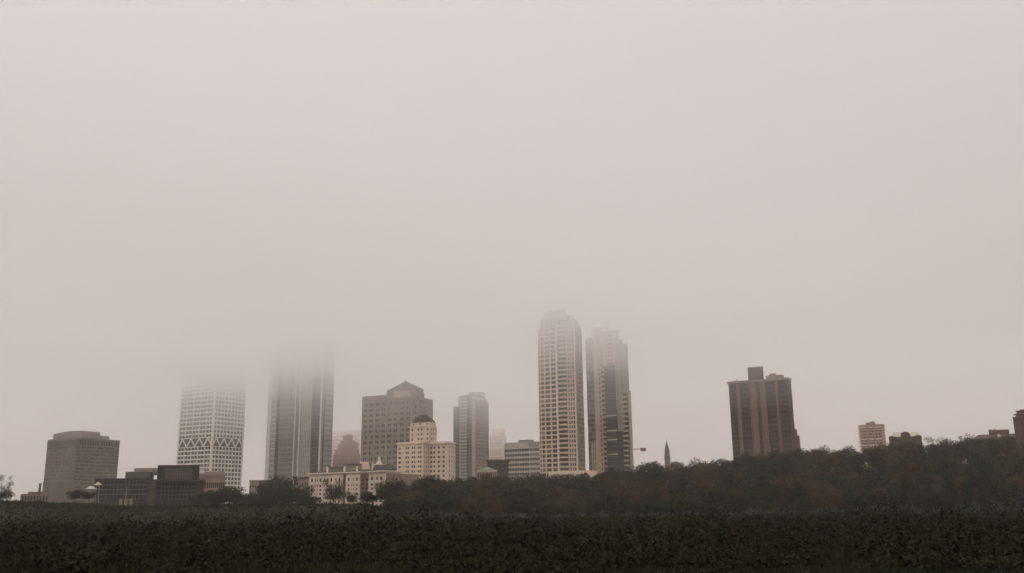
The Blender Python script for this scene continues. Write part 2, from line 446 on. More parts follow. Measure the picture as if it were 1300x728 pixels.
put(424, 610, 330, 7, 5, 'leaf_dark', 'round loose tree standing before the first wing of the cream hotel', None)
put(426, 613, 332, 6.2, 0, 'leaf_dark', 'tree just behind the round loose one before the cream hotel', None)
put(445, 624, 320, 4.4, 1, 'leaf_dark', 'small round tree before the middle wing of the cream hotel', None)
put(466, 621, 325, 4.4, 2, 'leaf_dark', 'small tree before the brown-shaded side of the middle hotel wing', None)
put(473, 629, 318, 4.0, 7, 'leaf_dark', 'low tree at the foot of the right hotel wing', None)
put(497, 606, 330, 8, 0, 'leaf_dark', 'dark tree between the hotel and the cream tower with the dark cap', None)
put(489, 617, 320, 6, 7, 'leaf_dark', 'lower dark tree right beside the right hotel wing', None)
put(544, 600, 345, 8.5, 0, 'leaf_dark', 'rounded dark tree standing before the cream capped tower', None)
put(534, 609, 340, 7, 2, 'leaf_dark', 'dark tree adjoining the rounded one before the cream capped tower', None)
put(567, 607, 345, 4.5, 6, 'leaf', 'thin wispy tree before the right wing of the cream capped tower', None)
for i, (px_, py_, Y_, w_) in enumerate([(382, 633, 300, 6), (300, 630, 300, 7), (320, 633, 298, 6), (340, 634, 296, 6), (362, 634, 297, 6), (276, 632, 300, 6), (250, 634, 302, 5)]):
    put(px_, py_, Y_, w_, [1, 2, 7][i % 3], 'leaf_dark', 'low dark bush-like tree in the row along the lakefront lawn', 'row of low trees along the lakefront lawn', minh=3)
put(4, 602, 262, 5.5, 6, 'leaf_dark', 'sparse tree at the left edge of the picture', None)
put(10, 619, 258, 4, 1, 'leaf_dark', 'low bush-like tree beside the sparse one at the left edge', None)
put(96, 627, 300, 5, 7, 'leaf_dark', 'low dark tree in front of the brown office block', None)
put(114, 628, 305, 4, 2, 'leaf_dark', 'small low tree at the left end of the low dark memorial building', None)

def thicket():
    rn = random.Random(21); mb = MB(); v, f = mb.v, mb.f
    for Y, h0, gap in ((34, 0.75, 1.5), (41, 1.15, 1.7), (50, 1.5, 2.0), (62, 1.8, 2.3), (80, 2.0, 2.8), (104, 2.3, 3.2), (135, 2.6, 3.8)):
        x = -0.58 * Y - 6
        while x < 0.58 * Y + 6:
            cx, cy = x, Y + rn.uniform(-3, 3); z0 = terrain(cx, cy); h = h0 * rn.uniform(.55, 1.1) * (1 + .45 * math.sin(x * .21 + Y) * math.sin(x * .083 + 2 * Y)); w = gap * rn.uniform(.55, .85)
            nl = int(420 * (1 if Y < 90 else .7)); sz = (0.035 + 0.0006 * Y)
            for i in range(nl):
                d = Vector((rn.gauss(0, 1), rn.gauss(0, 1), abs(rn.gauss(0, .9)))).normalized()
                q = (.55 + .5 * rn.random()) * (1 + .25 * math.sin(7 * d.x + x) * math.sin(6 * d.y + 5 * d.z))
                p = Vector((cx + d.x * w * q, cy + d.y * w * q, z0 + .05 + d.z * h * q))
                n = (d + Vector((rn.gauss(0, .7), rn.gauss(0, .7), rn.gauss(0, .7)))).normalized(); u = n.orthogonal().normalized(); t = n.cross(u)
                a = rn.random() * 6.28; u, t = u * math.cos(a) + t * math.sin(a), t * math.cos(a) - u * math.sin(a); s_ = sz * rn.uniform(.6, 1.5); k = len(v)
                v += [tuple(p + u * s_ * 1.4), tuple(p + t * s_ * .7), tuple(p - u * s_ * 1.4), tuple(p - t * s_ * .7)]; f.append((k, k + 1, k + 2, k + 3))
            x += gap * rn.uniform(.7, 1.15)
    tag(mb.build('undergrowth', M['shrub']), 'dark thicket of low shrubs spreading across the near lawn', 'shrubs', kind='stuff')
thicket()

# ================================================================== BUILDINGS
G_ = 4.5
# --- A brown office block
b = Bld('office_block', 'brown stone office block with a rounded roof storey, leftmost tall building', 'office building', 53, 90, 145, 800, G_)
zt = b.h(97, 556); zr = b.ry(145)
w = b.mb('wall', 'brown_stone'); w.box(-b.wF, 0, 0, b.wR, -3, zt)
nf = 19; zb = zt - 5.6 - nf * 2.75
b.grid('R', 0, b.wR, zb, zt - 5.6, nf, groups(9, 3, 0.16, 0.12), 0.50, 0.25, dep=0.5)
b.grid('R', 0, b.wR, zt - 5.4, zt - 0.6, 1, even(18, 0.35), 0.72, 0.08, dep=0.55)
b.grid('F', -b.wF, 0, zt - 5.4, zt - 0.6, 1, even(20, 0.35), 0.72, 0.08, dep=0.55)
b.grid('F', -b.wF, 0, zb + 26, zt - 5.6, nf - 9, even(20, 0.4), 0.5, 0.25, dep=0.4)
b.grid('F', -b.wF, 0, zb, zb + 25.8, 1, even(20, 0.5), 0.94, 0.02, dep=0.6)
p = b.mb('penthouse', 'brown_fin')
k = b.ry(138 - 5); y1 = b.ry(116)
pts = []
for i in range(9):
    t = i / 8; pts.append(t)
for i in range(8):      # gently vaulted roof storey
    a, c = i / 8, (i + 1) / 8
    x0, x1 = -b.wF * (1 - a) + 3, -b.wF * (1 - c) + 3
    p.box(x0, x1 - 0.004, 2.0, y1, zt + 0.01, zt + 3.2 + 2.6 * math.sin(math.pi * (0.12 + 0.62 * (a + c) / 2)))
p.box(-22, 1.5 + 1.4, 2.2, y1 - .3, zt + 0.02, zt + 5.4) if False else None
p.box(-20, -1.4, y1, k, zt + 0.012, zt + 2.9)
b.bands('R', 0, b.wR, zt - 0.4, zt + 0.4, 1, 0.5, 0.8, key='cornice', m='brown_fin')
b.mb('roof_vent', 'steel').ngon(-6, b.ry(125), .9, .7, zt + 2.91, zt + 4.1, 8)
b.finish(zvis=18)

# --- A2 dark memorial building
b = Bld('memorial_building', 'long low dark building with a raised finned upper hall, below the brown office block', 'public building', 118, 256.5, 260, 400, G_, rz=R(16.5), depth=34)
X = b.fx; H = lambda px, py: b.h(px, py, b.fx(px))
w = b.mb('wall', 'dark_concrete')
w.box(X(118), X(186), 0, 34, -3, H(150, 608.5)); w.box(X(186) + .004, X(197), -0.6, 34, -3, H(190, 609))
w.box(X(197) + .004, X(248), 2.2, 34, -3, H(220, 611.5))
e = b.mb('end_wall', 'dark_brown'); e.box(X(248) + .004, X(258), -0.5, 34, -3, H(254, 609)); e.box(X(186.6), X(195), -0.9, -0.62, -2, H(190, 611))
s_ = b.mb('slab_edge', 'dark_brown'); s_.box(X(196), X(259), -1.6, 33, H(226, 611.4), H(226, 609.2)); s_.box(X(117), X(186), -0.6, 33, H(150, 608.5), H(150, 607.6))
u = b.mb('upper_hall', 'dark_concrete'); u.box(X(197), X(250), -1.2, 30, H(226, 609.2) + .01, H(226, 592.4))
b.bands('F', X(197), X(250.6), H(226, 593.4), H(226, 592), 1, 0.7, 0.5, off=-1.2, key='roof_edge', m='dark_brown')
b.fins('F', X(208), X(240), H(226, 608.4), H(226, 594.5), 15, 0.4, 0.7, off=-1.2, key='fin', m='brown_stone')
u2 = b.mb('upper_block', 'mid_concrete'); u2.box(X(156, 4), X(189, 4), 4, 26, H(170, 607.5), H(170, 598.6))
u3 = b.mb('plant_room', 'beige_low'); u3.box(X(167, 9), X(207, 9), 9, 28, H(180, 600), H(180, 593.2))
b.grid('F', X(119), X(185), H(150, 634), H(150, 609.6), 4, even(14, 0.14), 0.76, 0.12, dep=0.25, key='window_frame', m='mid_concrete', glass='glass_dark')
b.grid('F', X(198), X(247), H(220, 634), H(220, 612.4), 4, even(10, 0.14), 0.76, 0.12, off=2.2, dep=0.25, key='window_frame', m='mid_concrete', glass='glass_dark')
b.grid('F', X(181), X(187.5), H(184, 605.5), H(184, 600.5), 1, [(0.05, 0.95)], 0.4, 0.3, off=4, key='upper_block', dep=0.2, glass='glass_lit')
b.finish(zvis=-5)

# --- A3 banded low building behind
b = Bld('low_office', 'low tan banded building in front of the white gridded tower', 'office building', 250, 284, 288, 520, G_, rz=R(15.5), depth=22)
X = b.fx
zt = b.h(268, 601.5); b.mb('wall', 'tan_brick').box(-b.wF, 0, 0, 22, -3, zt)
b.grid('F', -b.wF, 0, 0, zt - 3.2, 3, [(0.01, 0.99)], 0.55, 0.2, dep=0.3, mull=12)
b.bands('F', -b.wF, 0, zt - 0.9, zt, 1, 0.92, 0.5, key='parapet', m='beige_low')
b.mb('roof_box', 'cream_trim').box(X(251), X(256), 3, 8, zt + .01, b.h(254, 596.5))
b.mb('upper_floor', 'beige_low').box(X(257), X(283), 6, 20, zt + .01, zt + 1.2)
b.finish()

# --- B white gridded tower with the truss belt
b = Bld('gridded_tower', 'tall white gridded office tower with a zigzag truss belt, top lost in cloud', 'skyscraper', 221.5, 264.5, 303.5, 900, G_)
zt = 150; b.mb('core', 'tower_glass_dark').box(-b.wF + .3, -.3, .3, b.wR - .3, -3, zt)
w = b.mb('wall', 'white_metal')
zT0, zT1 = b.h(266, 566.2), b.h(266, 555.6); FH = 3.68
nlo = int(zT0 // FH); nup = int((zt - zT1) // FH)
cF, cR = groups(5, 2, 0.10, 0.03), groups(9, 1, 0.20)
for side, a, c, cols in (('F', -b.wF, 0, cF), ('R', 0, b.wR, cR)):
    b.grid(side, a, c, zT0 - nlo * FH, zT0, nlo, cols, 0.64, 0.18, dep=0.6)
    b.grid(side, a, c, zT1, zT1 + nup * FH, nup, cols, 0.64, 0.18, dep=0.6)
    n = 4 if side == 'F' else 4; L = (c - a) / n
    for i in range(n):                       # zigzag diagonals, as slanted bars
        for q in (0, 1):
            u0, u1 = (a + L * i, a + L * (i + .5)) if q == 0 else (a + L * (i + .5), a + L * (i + 1))
            z0, z1 = (zT0, zT1) if q == 0 else (zT1, zT0)
            t = 0.75
            if side == 'F':
                lo = [(u0 - t, -.5), (u0 + t, -.5), (u0 + t, 0.05), (u0 - t, 0.05)]; hi = [(u1 - t, -.5), (u1 + t, -.5), (u1 + t, 0.05), (u1 - t, 0.05)]
            else:
                lo = [(-0.05, u0 - t), (.5, u0 - t), (.5, u0 + t), (-0.05, u0 + t)]; hi = [(-0.05, u1 - t), (.5, u1 - t), (.5, u1 + t), (-0.05, u1 + t)]
            if z1 > z0: b.mb('truss', 'white_metal').prism(lo, hi, z0, z1)
            else: b.mb('truss', 'white_metal').prism(hi, lo, z1, z0)
b.mb('corner_column', 'white_metal').box(-1.0, 0.75, -0.75, 1.0, -3, zt)
for xx, yy in ((-b.wF, 0), (0, b.wR)): b.mb('corner_column').box(xx - .75, xx + .75, yy - .72, yy + .72, -3, zt)
b.finish(zvis=16)

# --- C tall glass tower
b = Bld('glass_tower', 'widest tall glass tower with stepped shafts and pale vertical fins, its top lost in cloud', 'skyscraper', 331, 404.5, 419, 820, G_)
X = b.fx; zt = 150; Z = lambda px, py: b.h(px, py, X(px)); D = b.wR
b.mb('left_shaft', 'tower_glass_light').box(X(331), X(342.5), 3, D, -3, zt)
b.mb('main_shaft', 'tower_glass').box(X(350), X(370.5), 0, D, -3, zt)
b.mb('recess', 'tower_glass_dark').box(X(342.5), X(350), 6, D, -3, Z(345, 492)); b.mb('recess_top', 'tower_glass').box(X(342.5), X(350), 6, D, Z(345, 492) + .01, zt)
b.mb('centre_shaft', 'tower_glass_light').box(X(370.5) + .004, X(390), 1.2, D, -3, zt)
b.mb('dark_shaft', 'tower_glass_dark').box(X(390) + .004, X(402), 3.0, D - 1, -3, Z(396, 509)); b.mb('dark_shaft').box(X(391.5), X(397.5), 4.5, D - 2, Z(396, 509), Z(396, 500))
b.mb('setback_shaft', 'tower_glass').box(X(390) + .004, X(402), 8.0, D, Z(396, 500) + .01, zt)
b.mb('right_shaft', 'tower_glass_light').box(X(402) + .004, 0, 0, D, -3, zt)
for i, x in enumerate((370.5, 376.8, 403.6)): b.mb('vertical_trim', 'fin_light').box(X(x) - .5, X(x) + .5, -0.9, 2.5, -3, zt)
b.mb('vertical_trim').box(X(333.5) - .8, X(333.5) + 2.5, 2.2, 3.0, -3, zt)
b.mb('dark_joint', 'tower_glass_dark').box(-.3, .35, 2.0, 3.2, -3, zt)
b.bands('F', X(350.3), X(370), 6, zt, 36, 0.7, 0.25, off=0, key='floor_trim', m='tower_glass_light')
b.bands('F', X(371), X(389.7), 6, zt, 36, 0.6, 0.2, off=1.2, key='centre_floor_trim', m='tower_glass')
b.bands('F', X(331.2), X(342.3), 6, zt, 36, 0.6, 0.25, off=3, key='left_floor_trim', m='fin_light')
b.bands('R', 3.6, D, 6, zt, 36, 0.9, 0.25, off=0, key='side_floor_trim', m='tower_glass')
b.bands('F', X(390.5), X(401.6), 6, Z(396, 510), 24, 0.5, 0.2, off=3, key='dark_floor_trim', m='tower_glass')
b.fins('F', X(378.5), X(389.5), -3, zt, 5, 0.35, 0.5, off=1.2, key='mullion', m='fin_light')
b.fins('F', X(352), X(369), -3, zt, 8, 0.2, 0.35, off=0, key='main_mullion', m='tower_glass_light')
b.finish()

# --- D small blocks below the glass tower
b = Bld('brick_block', 'small brick block left of the foot of the tall glass tower', 'building', 315.5, 328, 329, 560, G_, rz=R(14), depth=14)
zt = b.h(322, 611.5); b.mb('wall', 'brick_pink').box(-b.wF, 0, 0, 14, -3, zt)
b.grid('F', -b.wF, 0, 1, zt - 1.2, 4, even(4, 0.5), 0.45, 0.3, dep=0.3); b.mb('coping', 'brick_red').box(-b.wF - .3, .3, -.5, 14, zt + .01, zt + .6); b.finish()
b = Bld('dark_block', 'plain dark block between the small brick block and the tall glass tower', 'building', 327.5, 346, 347, 500, G_, rz=R(13), depth=18)
zt = b.h(336, 610); b.mb('wall', 'dark_concrete').box(-b.wF, 0, 0, 18, -3, zt); b.grid('F', -b.wF, 0, 1, zt - 1, 4, even(6, 0.4), 0.5, 0.25, dep=0.3, glass='glass_dark'); b.finish()
b = Bld('brown_pavilion', 'low brown flat roofed block left of the cream hotel', 'building', 372, 394, 395, 560, G_, rz=R(11), depth=14)
zt = b.h(384, 608); b.mb('wall', 'tan_brick').box(-b.wF, 0, 0, 14, -3, zt); b.mb('roof', 'dark_brown').box(-b.wF - .6, .6, -.8, 15, zt + .01, zt + .7)
b.grid('F', -b.wF, 0, zt - 9, zt - 1, 2, even(7, 0.4), 0.45, 0.3, dep=0.3); b.finish()

# --- E far blocks
b = Bld('pale_far_block', 'faint pale gridded block far behind the stepped brick building', 'office building', 405, 451, 458, 1260, G_)
zt = b.h(440, 547, -15); b.mb('wall', 'warm_concrete').box(-b.wF, 0, 0, b.wR, -3, zt)
b.grid('F', -b.wF, 0, zt - 1 - 28 * 4, zt - 1, 28, even(22, 0.4), 0.55, 0.25, dep=0.4, glass='glass_lit'); b.finish(zvis=60)
b = Bld('stepped_brick_building', 'reddish stepped brick building seen faintly through the haze', 'building', 421, 447, 456, 1120, G_)
X = b.fx; w = b.mb('wall', 'brick_red')
for i, (p0, p1, py) in enumerate([(421, 447, 577), (422.5, 446.5, 570.5), (425.5, 446, 563.5), (428, 442.5, 559), (430.5, 440.5, 552.5)]):
    w.box(X(p0) + 0, min(X(p1), 0) * 1.0 - i * .3, i * 0.8, b.wR - i * 1.1, -3 + .01 * i, b.h(440, py, X(440)))
for i, (p0, p1, py) in enumerate([(423, 427, 571), (432, 438, 554), (441, 446, 564)]): b.mb('gable', 'brick_red').hip(X(p0), X(p1), i + 2, 12, b.h(440, py, X(440)) - 1, b.h(440, py, X(440)) + 2.5, 2, 2)
b.grid('F', X(422), X(446.5), 10, b.h(440, 578, X(440)), 14, even(14, 0.5), 0.5, 0.25, dep=0.3, glass='glass')
b.finish(zvis=30)

# --- F granite tower with the pyramid gable
b = Bld('pyramid_roof_tower', 'grey brown office tower with a pyramid roof, behind the cream capped tower', 'skyscraper', 457, 530, 548, 740, G_)
X = b.fx; zt = b.h(462, 504, -b.wF)
zt2 = b.h(533, 497.5)
yM = b.ry(536.5)
w = b.mb('wall', 'granite'); w.box(-b.wF, 0, 0, yM, -3, zt); w.box(-b.wF + 1, -.004, yM + .004, b.wR, -3, zt - 3.8); w.box(-b.wF - 2.0, -b.wF, 2, b.wR - 4, -3, zt - 3.6)
nf = 19; FH = 3.95; zc = zt - 4.6
b.grid('F', -b.wF, 0, zc - nf * FH, zc, nf, groups(9, 2, 0.42, 0.10, 0.01, 0.01), 0.50, 0.25, dep=0.45)
b.grid('R', 0, b.wR, zc - nf * FH, zc, nf, groups(4, 2, 0.42, 0.10, 0.03, 0.03), 0.50, 0.25, dep=0.45)
b.bands('F', -b.wF, 0, zt - 4.3, zt, 1, 4.3, 0.5, key='parapet', m='granite')
b.bands('R', 0, yM, zt - 4.3, zt, 1, 4.3, 0.5, key='parapet', m='granite')
x0, x1 = X(487.5), .3
w.box(x0, x1 - .5, 0.5, yM - .3, zt + .01, zt + 2.4)
apx = b.fx(512.2, yM / 2); zA = b.h(514, 484, apx, yM / 2)
r = b.mb('roof', 'mid_concrete')
n0 = len(r.v); x0r, x1r = x0 - .6, x1 + .3; zr0 = zt + 2.42
r.v += [(x0r, -.1, zr0), (x1r, -.1, zr0), (x1r, yM, zr0), (x0r, yM, zr0), (apx, yM / 2, zA)]
r.f += [(n0, n0 + 3, n0 + 2, n0 + 1), (n0, n0 + 1, n0 + 4), (n0 + 1, n0 + 2, n0 + 4), (n0 + 2, n0 + 3, n0 + 4), (n0 + 3, n0, n0 + 4)]
b.mb('front_gable', 'granite').box(X(490.5), X(528.5), -.45, .4, zt + .02, zt + 3.0)
b.mb('gable_panel', 'pale_stone').box(X(498), X(520), -.6, -.46, zt - 2.6, zt + 1.8)
b.grid('R', yM + 1, b.wR - 1, zt - 11, zt - 5.5, 1, even(2, .5), .6, .2, off=0, key='back_shoulder', m='granite', dep=.6)
b.mb('mast', 'steel').box(apx - .2, apx + .2, yM / 2 - .2, yM / 2 + .2, zA - .4, zA + 1.8)
b.finish(zvis=26)

# --- G cream tower with dark cap
b = Bld('capped_cream_tower', 'cream terracotta apartment tower with a dark domed cap over its central block', 'apartment building', 512, 537, 544, 600, G_)
X = b.fx; zt = b.h(538, 560.5); w = b.mb('wall', 'cream')
w.box(-b.wF, 0, 0, b.wR, -3, zt)
xl = X(503.5, 3.5)
w.box(xl, -b.wF, 3.5, 30, -3, zt + .3)
y2 = b.wR; x2 = X(568.5, y2); yR2 = b.ry(577.5, x2)
w.box(-b.wF, x2, y2 + .01, yR2, -3, zt - .15)
FH = 2.68; nf = 17; z0 = zt - 2.2 - nf * FH
b.grid('F', -b.wF, 0, z0, zt - 2.2, nf, groups(3, 2, 0.42, 0.14, 0.02, 0.02), 0.48, 0.27, dep=0.3)
b.grid('R', 0, b.wR, z0, zt - 2.2, nf, even(3, 0.55), 0.45, 0.27, dep=0.3, glass='glass_lit')
b.grid('F', xl, -b.wF, z0, zt - 2.0, nf, even(2, 0.5), 0.48, 0.27, off=3.5, dep=0.3)
b.grid('F', 0.4, x2, z0, zt - 2.3, nf, [(.05, .16), (.22, .33), (.46, .58), (.72, .84)], 0.46, 0.27, off=y2, dep=0.3)
b.grid('R', y2, yR2, z0, zt - 2.3, nf, even(3, 0.6), 0.45, 0.27, off=x2, dep=0.3, glass='glass_lit')
c = b.mb('cornice', 'cream_trim')
c.box(-b.wF - .5, .7, -.8, 1.2, zt - 1.2, zt - .4); c.box(-.1, .72, 1.2, b.wR - .85, zt - 1.21, zt - .41); c.box(.73, x2 + .7, y2 - .8, y2 + .8, zt - 1.4, zt - .6); c.box(x2 - .2, x2 + .72, y2 + .8, yR2, zt - 1.41, zt - .61)
c.box(xl - .4, -b.wF - .51, 2.8, 4.6, zt - 1.0, zt - .2)
# central block
yc = 5.0; a0, a1 = X(519.2, yc), X(545.2, yc); yr = b.ry(553.5, a1); ze = b.h(543, 541.5, a1, yc)
t = b.mb('central_block', 'cream'); t.box(a0, a1, yc, yr, zt + .01, ze)
b.grid('F', a0, a1, zt + .3, ze - .3, 3, [(.09, .17), (.39, .48), (.55, .64), (.84, .92)], 0.42, 0.3, off=yc, key='central_block', dep=0.3)
b.grid('R', yc, yr, zt + .3, ze - .3, 3, even(3, 0.6), 0.42, 0.3, off=a1, key='central_block', dep=0.3, glass='glass_lit')
c.box(a0 - .5, a1 + .5, yc - .6, yr + .5, ze, ze + .5)
c2 = b.mb('attic', 'cream'); c2.box(a0 + .3, a1 - .3, yc + .3, yr - .3, ze + .51, ze + 2.6)
b.grid('F', a0 + .3, a1 - .3, ze + .52, ze + 2.6, 1, [(.12, .18), (.46, .54), (.82, .88)], 0.5, 0.25, off=yc + .3, key='attic', dep=0.15)
cr = b.mb('roof', 'roof_slate'); W = a1 - a0; D = yr - yc; cx, cy = (a0 + a1) / 2, (yc + yr) / 2
zc0 = ze + 2.62; zap = b.h(536, 526.8, cx, cy)
prof = [(1.03, 0), (.98, .06), (.74, .45), (.52, .76), (.34, .95), (.24, 1.0)]
for (r0, h0), (r1, h1) in zip(prof, prof[1:]):
    def oc(r): 
        hx, hy, k = W / 2 * r, D / 2 * r, 0.35
        return [(cx - hx, cy - hy * (1 - k)), (cx - hx * (1 - k), cy - hy), (cx + hx * (1 - k), cy - hy), (cx + hx, cy - hy * (1 - k)), (cx + hx, cy + hy * (1 - k)), (cx + hx * (1 - k), cy + hy), (cx - hx * (1 - k), cy + hy), (cx - hx, cy + hy * (1 - k))]
    cr.prism(oc(r0), oc(r1), zc0 + (zap - zc0) * h0, zc0 + (zap - zc0) * h1)
b.finish(zvis=14)

# --- H cream hotel with three wings
b = Bld('cream_hotel', 'low cream hotel with three projecting wings and a cluttered roof terrace', 'hotel', 391, 489, 500, 500, G_)
X = b.fx; zt = b.h(488, 599.2); w = b.mb('wall', 'cream')
WD = 13.0
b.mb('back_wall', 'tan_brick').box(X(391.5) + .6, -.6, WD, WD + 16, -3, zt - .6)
wings = [(391.5, 434.5), (438.5, 456), (467.5, 489)]
FH = (zt - 2.6 - 0.4) / 7
for i, (p0, p1) in enumerate(wings):
    a, c = X(p0), X(p1)
    w.box(a, c, 0, WD, -3, zt)
    cols = [[(.06, .12), (.17, .20), (.24, .27), (.32, .38), (.44, .47), (.52, .58), (.64, .70), (.78, .82), (.88, .93)], [(.14, .28), (.42, .47), (.55, .60), (.74, .88)], [(.14, .28), (.44, .54), (.68, .82)]][i]
    b.grid('F', a, c, 0.4, zt - 4.9, 6, cols, 0.5, 0.25, dep=0.25)
    b.grid('F', a, c, zt - 4.3, zt - 1.6, 1, cols, 0.6, 0.2, dep=0.25)
    b.mb('shaded_side_wall', 'tan_brick').box(c + .01, c + .25, 0.3, WD, -3, zt - .8)  # right side of each cream wing: its brown shading is put into the colour
    b.grid('R', .4, WD, 0.4, zt - 2.3, 7, even(4, 0.55), 0.45, 0.27, off=c + .25, key='shaded_side_wall', dep=0.2)
    k = b.mb('cornice', 'cream_trim'); k.box(a - .6, c + .8, -1.0, WD, zt, zt + .6); k.box(a - .2, c + .4, -.5, 0.3, zt - 4.85, zt - 4.35)
b.mb('cornice').box(X(391.5), X(434.5) + 20, WD + .01, WD + .5, zt - .5, zt + .2)
# roof terrace clutter: pergola rails, chimneys, parapets
rl = b.mb('roof_rail', 'mid_concrete')
for px0, px1, hh in ((392, 412, 1.6), (414, 436, 2.4), (436, 446, 1.3), (446, 468, 1.8)):
    rl.box(X(px0, 5), X(px1, 5), 5, 5.3, zt + hh - .25, zt + hh)
    nn = int((px1 - px0) / 1.5)
    for i in range(nn + 1):
        xx = X(px0 + (px1 - px0) * i / nn, 5); rl.box(xx - .12, xx + .12, 5.02, 5.25, zt + .61, zt + hh - .26)
b.mb('roof_terrace', 'dark_concrete').box(X(394, 8), X(470, 8), 8, 16, zt + .62, zt + 1.5)
ph = b.mb('penthouse', 'beige_low'); ph.box(X(417, 9), X(433, 9), 9, 15, zt + 1.51, zt + 3.3); ph.box(X(436, 9), X(452, 9), 10, 16, zt + 1.52, zt + 4.6)
b.mb('penthouse_roof', 'roof_slate').box(X(437, 9), X(451, 9) + 1, 9, 17, zt + 4.61, zt + 5.0); b.mb('penthouse_roof').box(X(416, 9), X(434, 9), 8, 15.5, zt + 3.31, zt + 3.6)
for px_, hh in ((413.5, 4.6), (435.5, 4.4), (451.5, 4.2), (471.5, 5.6)):
    MB().box(X(px_, 4) - .32, X(px_, 4) + .32, 4, 4.7, zt + .61, zt + hh - .8).build('chimney', M['cream_trim'], b.root)
b.mb('roof_gable', 'cream').hip(X(453, 12), X(460, 12), 12, 18, zt + 1.5, zt + 6.0, .8, .8)
b.mb('mansard', 'roof_slate').hip(X(470.5, 2), X(487, 2), 2, 12, zt + .61, zt + 3.6, 1.4, 1.4)
cp = b.mb('cupola', 'cream_trim'); cx = X(479.3, 6)
cp.box(cx - 1.9, cx + 1.9, 4.6, 8.4, zt + 3.61, zt + 4.1); cp.ngon(cx, 6.5, 1.7, 0.75, zt + 4.11, zt + 5.7, 12); cp.ngon(cx, 6.5, .6, .6, zt + 5.71, zt + 7.0, 8); cp.ngon(cx, 6.5, .85, .2, zt + 7.01, zt + 7.7, 8)
b.finish(zvis=-5)

# --- I shafted tower right of the cream tower
b = Bld('shafted_tower', 'slim grey tower of vertical glass and stone shafts right of the cream capped tower', 'skyscraper', 573, 604.5, 620.5, 900, G_)
X = b.fx; Z = lambda px, py: b.h(px, py, X(px))
def shaft(key, m, p0, p1, yo, py):
    b.mb(key, m).box(X(p0), X(p1) - .004, yo, b.wR - .3 - yo * .1, -3, Z((p0 + p1) / 2, py)); return X(p0), X(p1), Z((p0 + p1) / 2, py)
a, c, z = shaft('left_shaft', 'tower_glass', 573, 580.5, 3, 516); b.grid('F', a, c, 2, z - 1, 30, even(4, 0.3), 0.55, 0.25, off=3, key='left_shaft', dep=0.3)
shaft('joint', 'tower_glass_dark', 580.5, 583, 5, 518)
a, c, z = shaft('banded_shaft', 'tower_glass', 583, 592.5, 0.5, 502); b.bands('F', a, c, 4, z - 1, 33, 1.2, 0.4, off=.5, key='floor_trim', m='pale_stone')
a, c, z = shaft('glass_shaft', 'tower_glass', 592.5, 600, 2.5, 498.5); b.bands('F', a, c, 4, z - 1, 33, 0.4, 0.2, off=2.5, key='thin_trim', m='tower_glass_light')
b.mb('left_shaft').box(X(575.5), X(583), 8, b.wR - 3, z - 14, Z(578, 501.5))
shaft('pale_shaft', 'pale_stone', 600, 603.4, -.5, 504); b.mb('right_shaft', 'granite').box(X(603.4), 0, .6, b.wR, -3, Z(604, 508))
b.grid('R', .6, b.wR, 2, Z(604, 508) - 1, 30, even(7, 0.45), 0.6, 0.2, off=0, key='right_shaft', dep=0.4, glass='glass')
b.mb('fin', 'pale_stone').box(X(584) - .3, X(584) + .3, -.3, .5, -3, Z(584, 545)); b.mb('fin').box(X(601) - .4, X(601) + .4, -1.4, -.5, -3, Z(601, 540))
b.mb('roof_parapet', 'tower_glass_light').box(X(593), X(603), 5, b.wR - 2, Z(597, 500), Z(597, 497))
b.finish(zvis=26)

# --- J faint set-back tower
b = Bld('faint_setback_tower', 'faint cream tower with setbacks and tall piers behind the slim grey tower', 'office building', 617, 638, 645, 1280, G_)
X = b.fx
def zz(py): return b.h(632, py, X(632))
w = b.mb('wall', 'warm_concrete'); D = b.wR; w.box(X(617), 0, 0, D, -3, zz(568.5)); w.box(X(621.5), -.8, 1, D - 1, -3 + .01, zz(553)); w.box(X(624), -1.8, 2, D - 2, -3 + .02, zz(544))
b.grid('F', X(618), 0, zz(600), zz(569), 3, even(9, 0.4), 0.85, 0.08, dep=0.6, glass='glass_lit')
b.grid('F', X(621.7), -.9, zz(568), zz(553.5), 4, even(6, 0.45), 0.7, 0.15, off=1, dep=0.4, glass='glass_lit')
b.finish(zvis=10)

# --- K banded block
b = Bld('banded_block', 'wide low office block with horizontal window bands left of the white balcony tower', 'office building', 641, 690, 692, 820, 9, depth=26)
X = b.fx; zt = b.h(665, 561.5, X(665)); b.mb('wall', 'pale_stone').box(-b.wF, 0, 0, 26, -6, zt)
b.grid('F', -b.wF, 0, zt - 4.4 - 6 * 3.75, zt - 4.4, 6, [(0.01, 0.66), (0.68, 0.99)], 0.55, 0.2, dep=0.35, mull=9)
b.bands('F', -b.wF * .36, 0, zt - 4.2, zt, 4, .3, .4, key='louvre', m='granite'); b.mb('roof_unit', 'granite').box(X(655), X(668), 5, 14, zt + .01, zt + 2.2); b.finish()
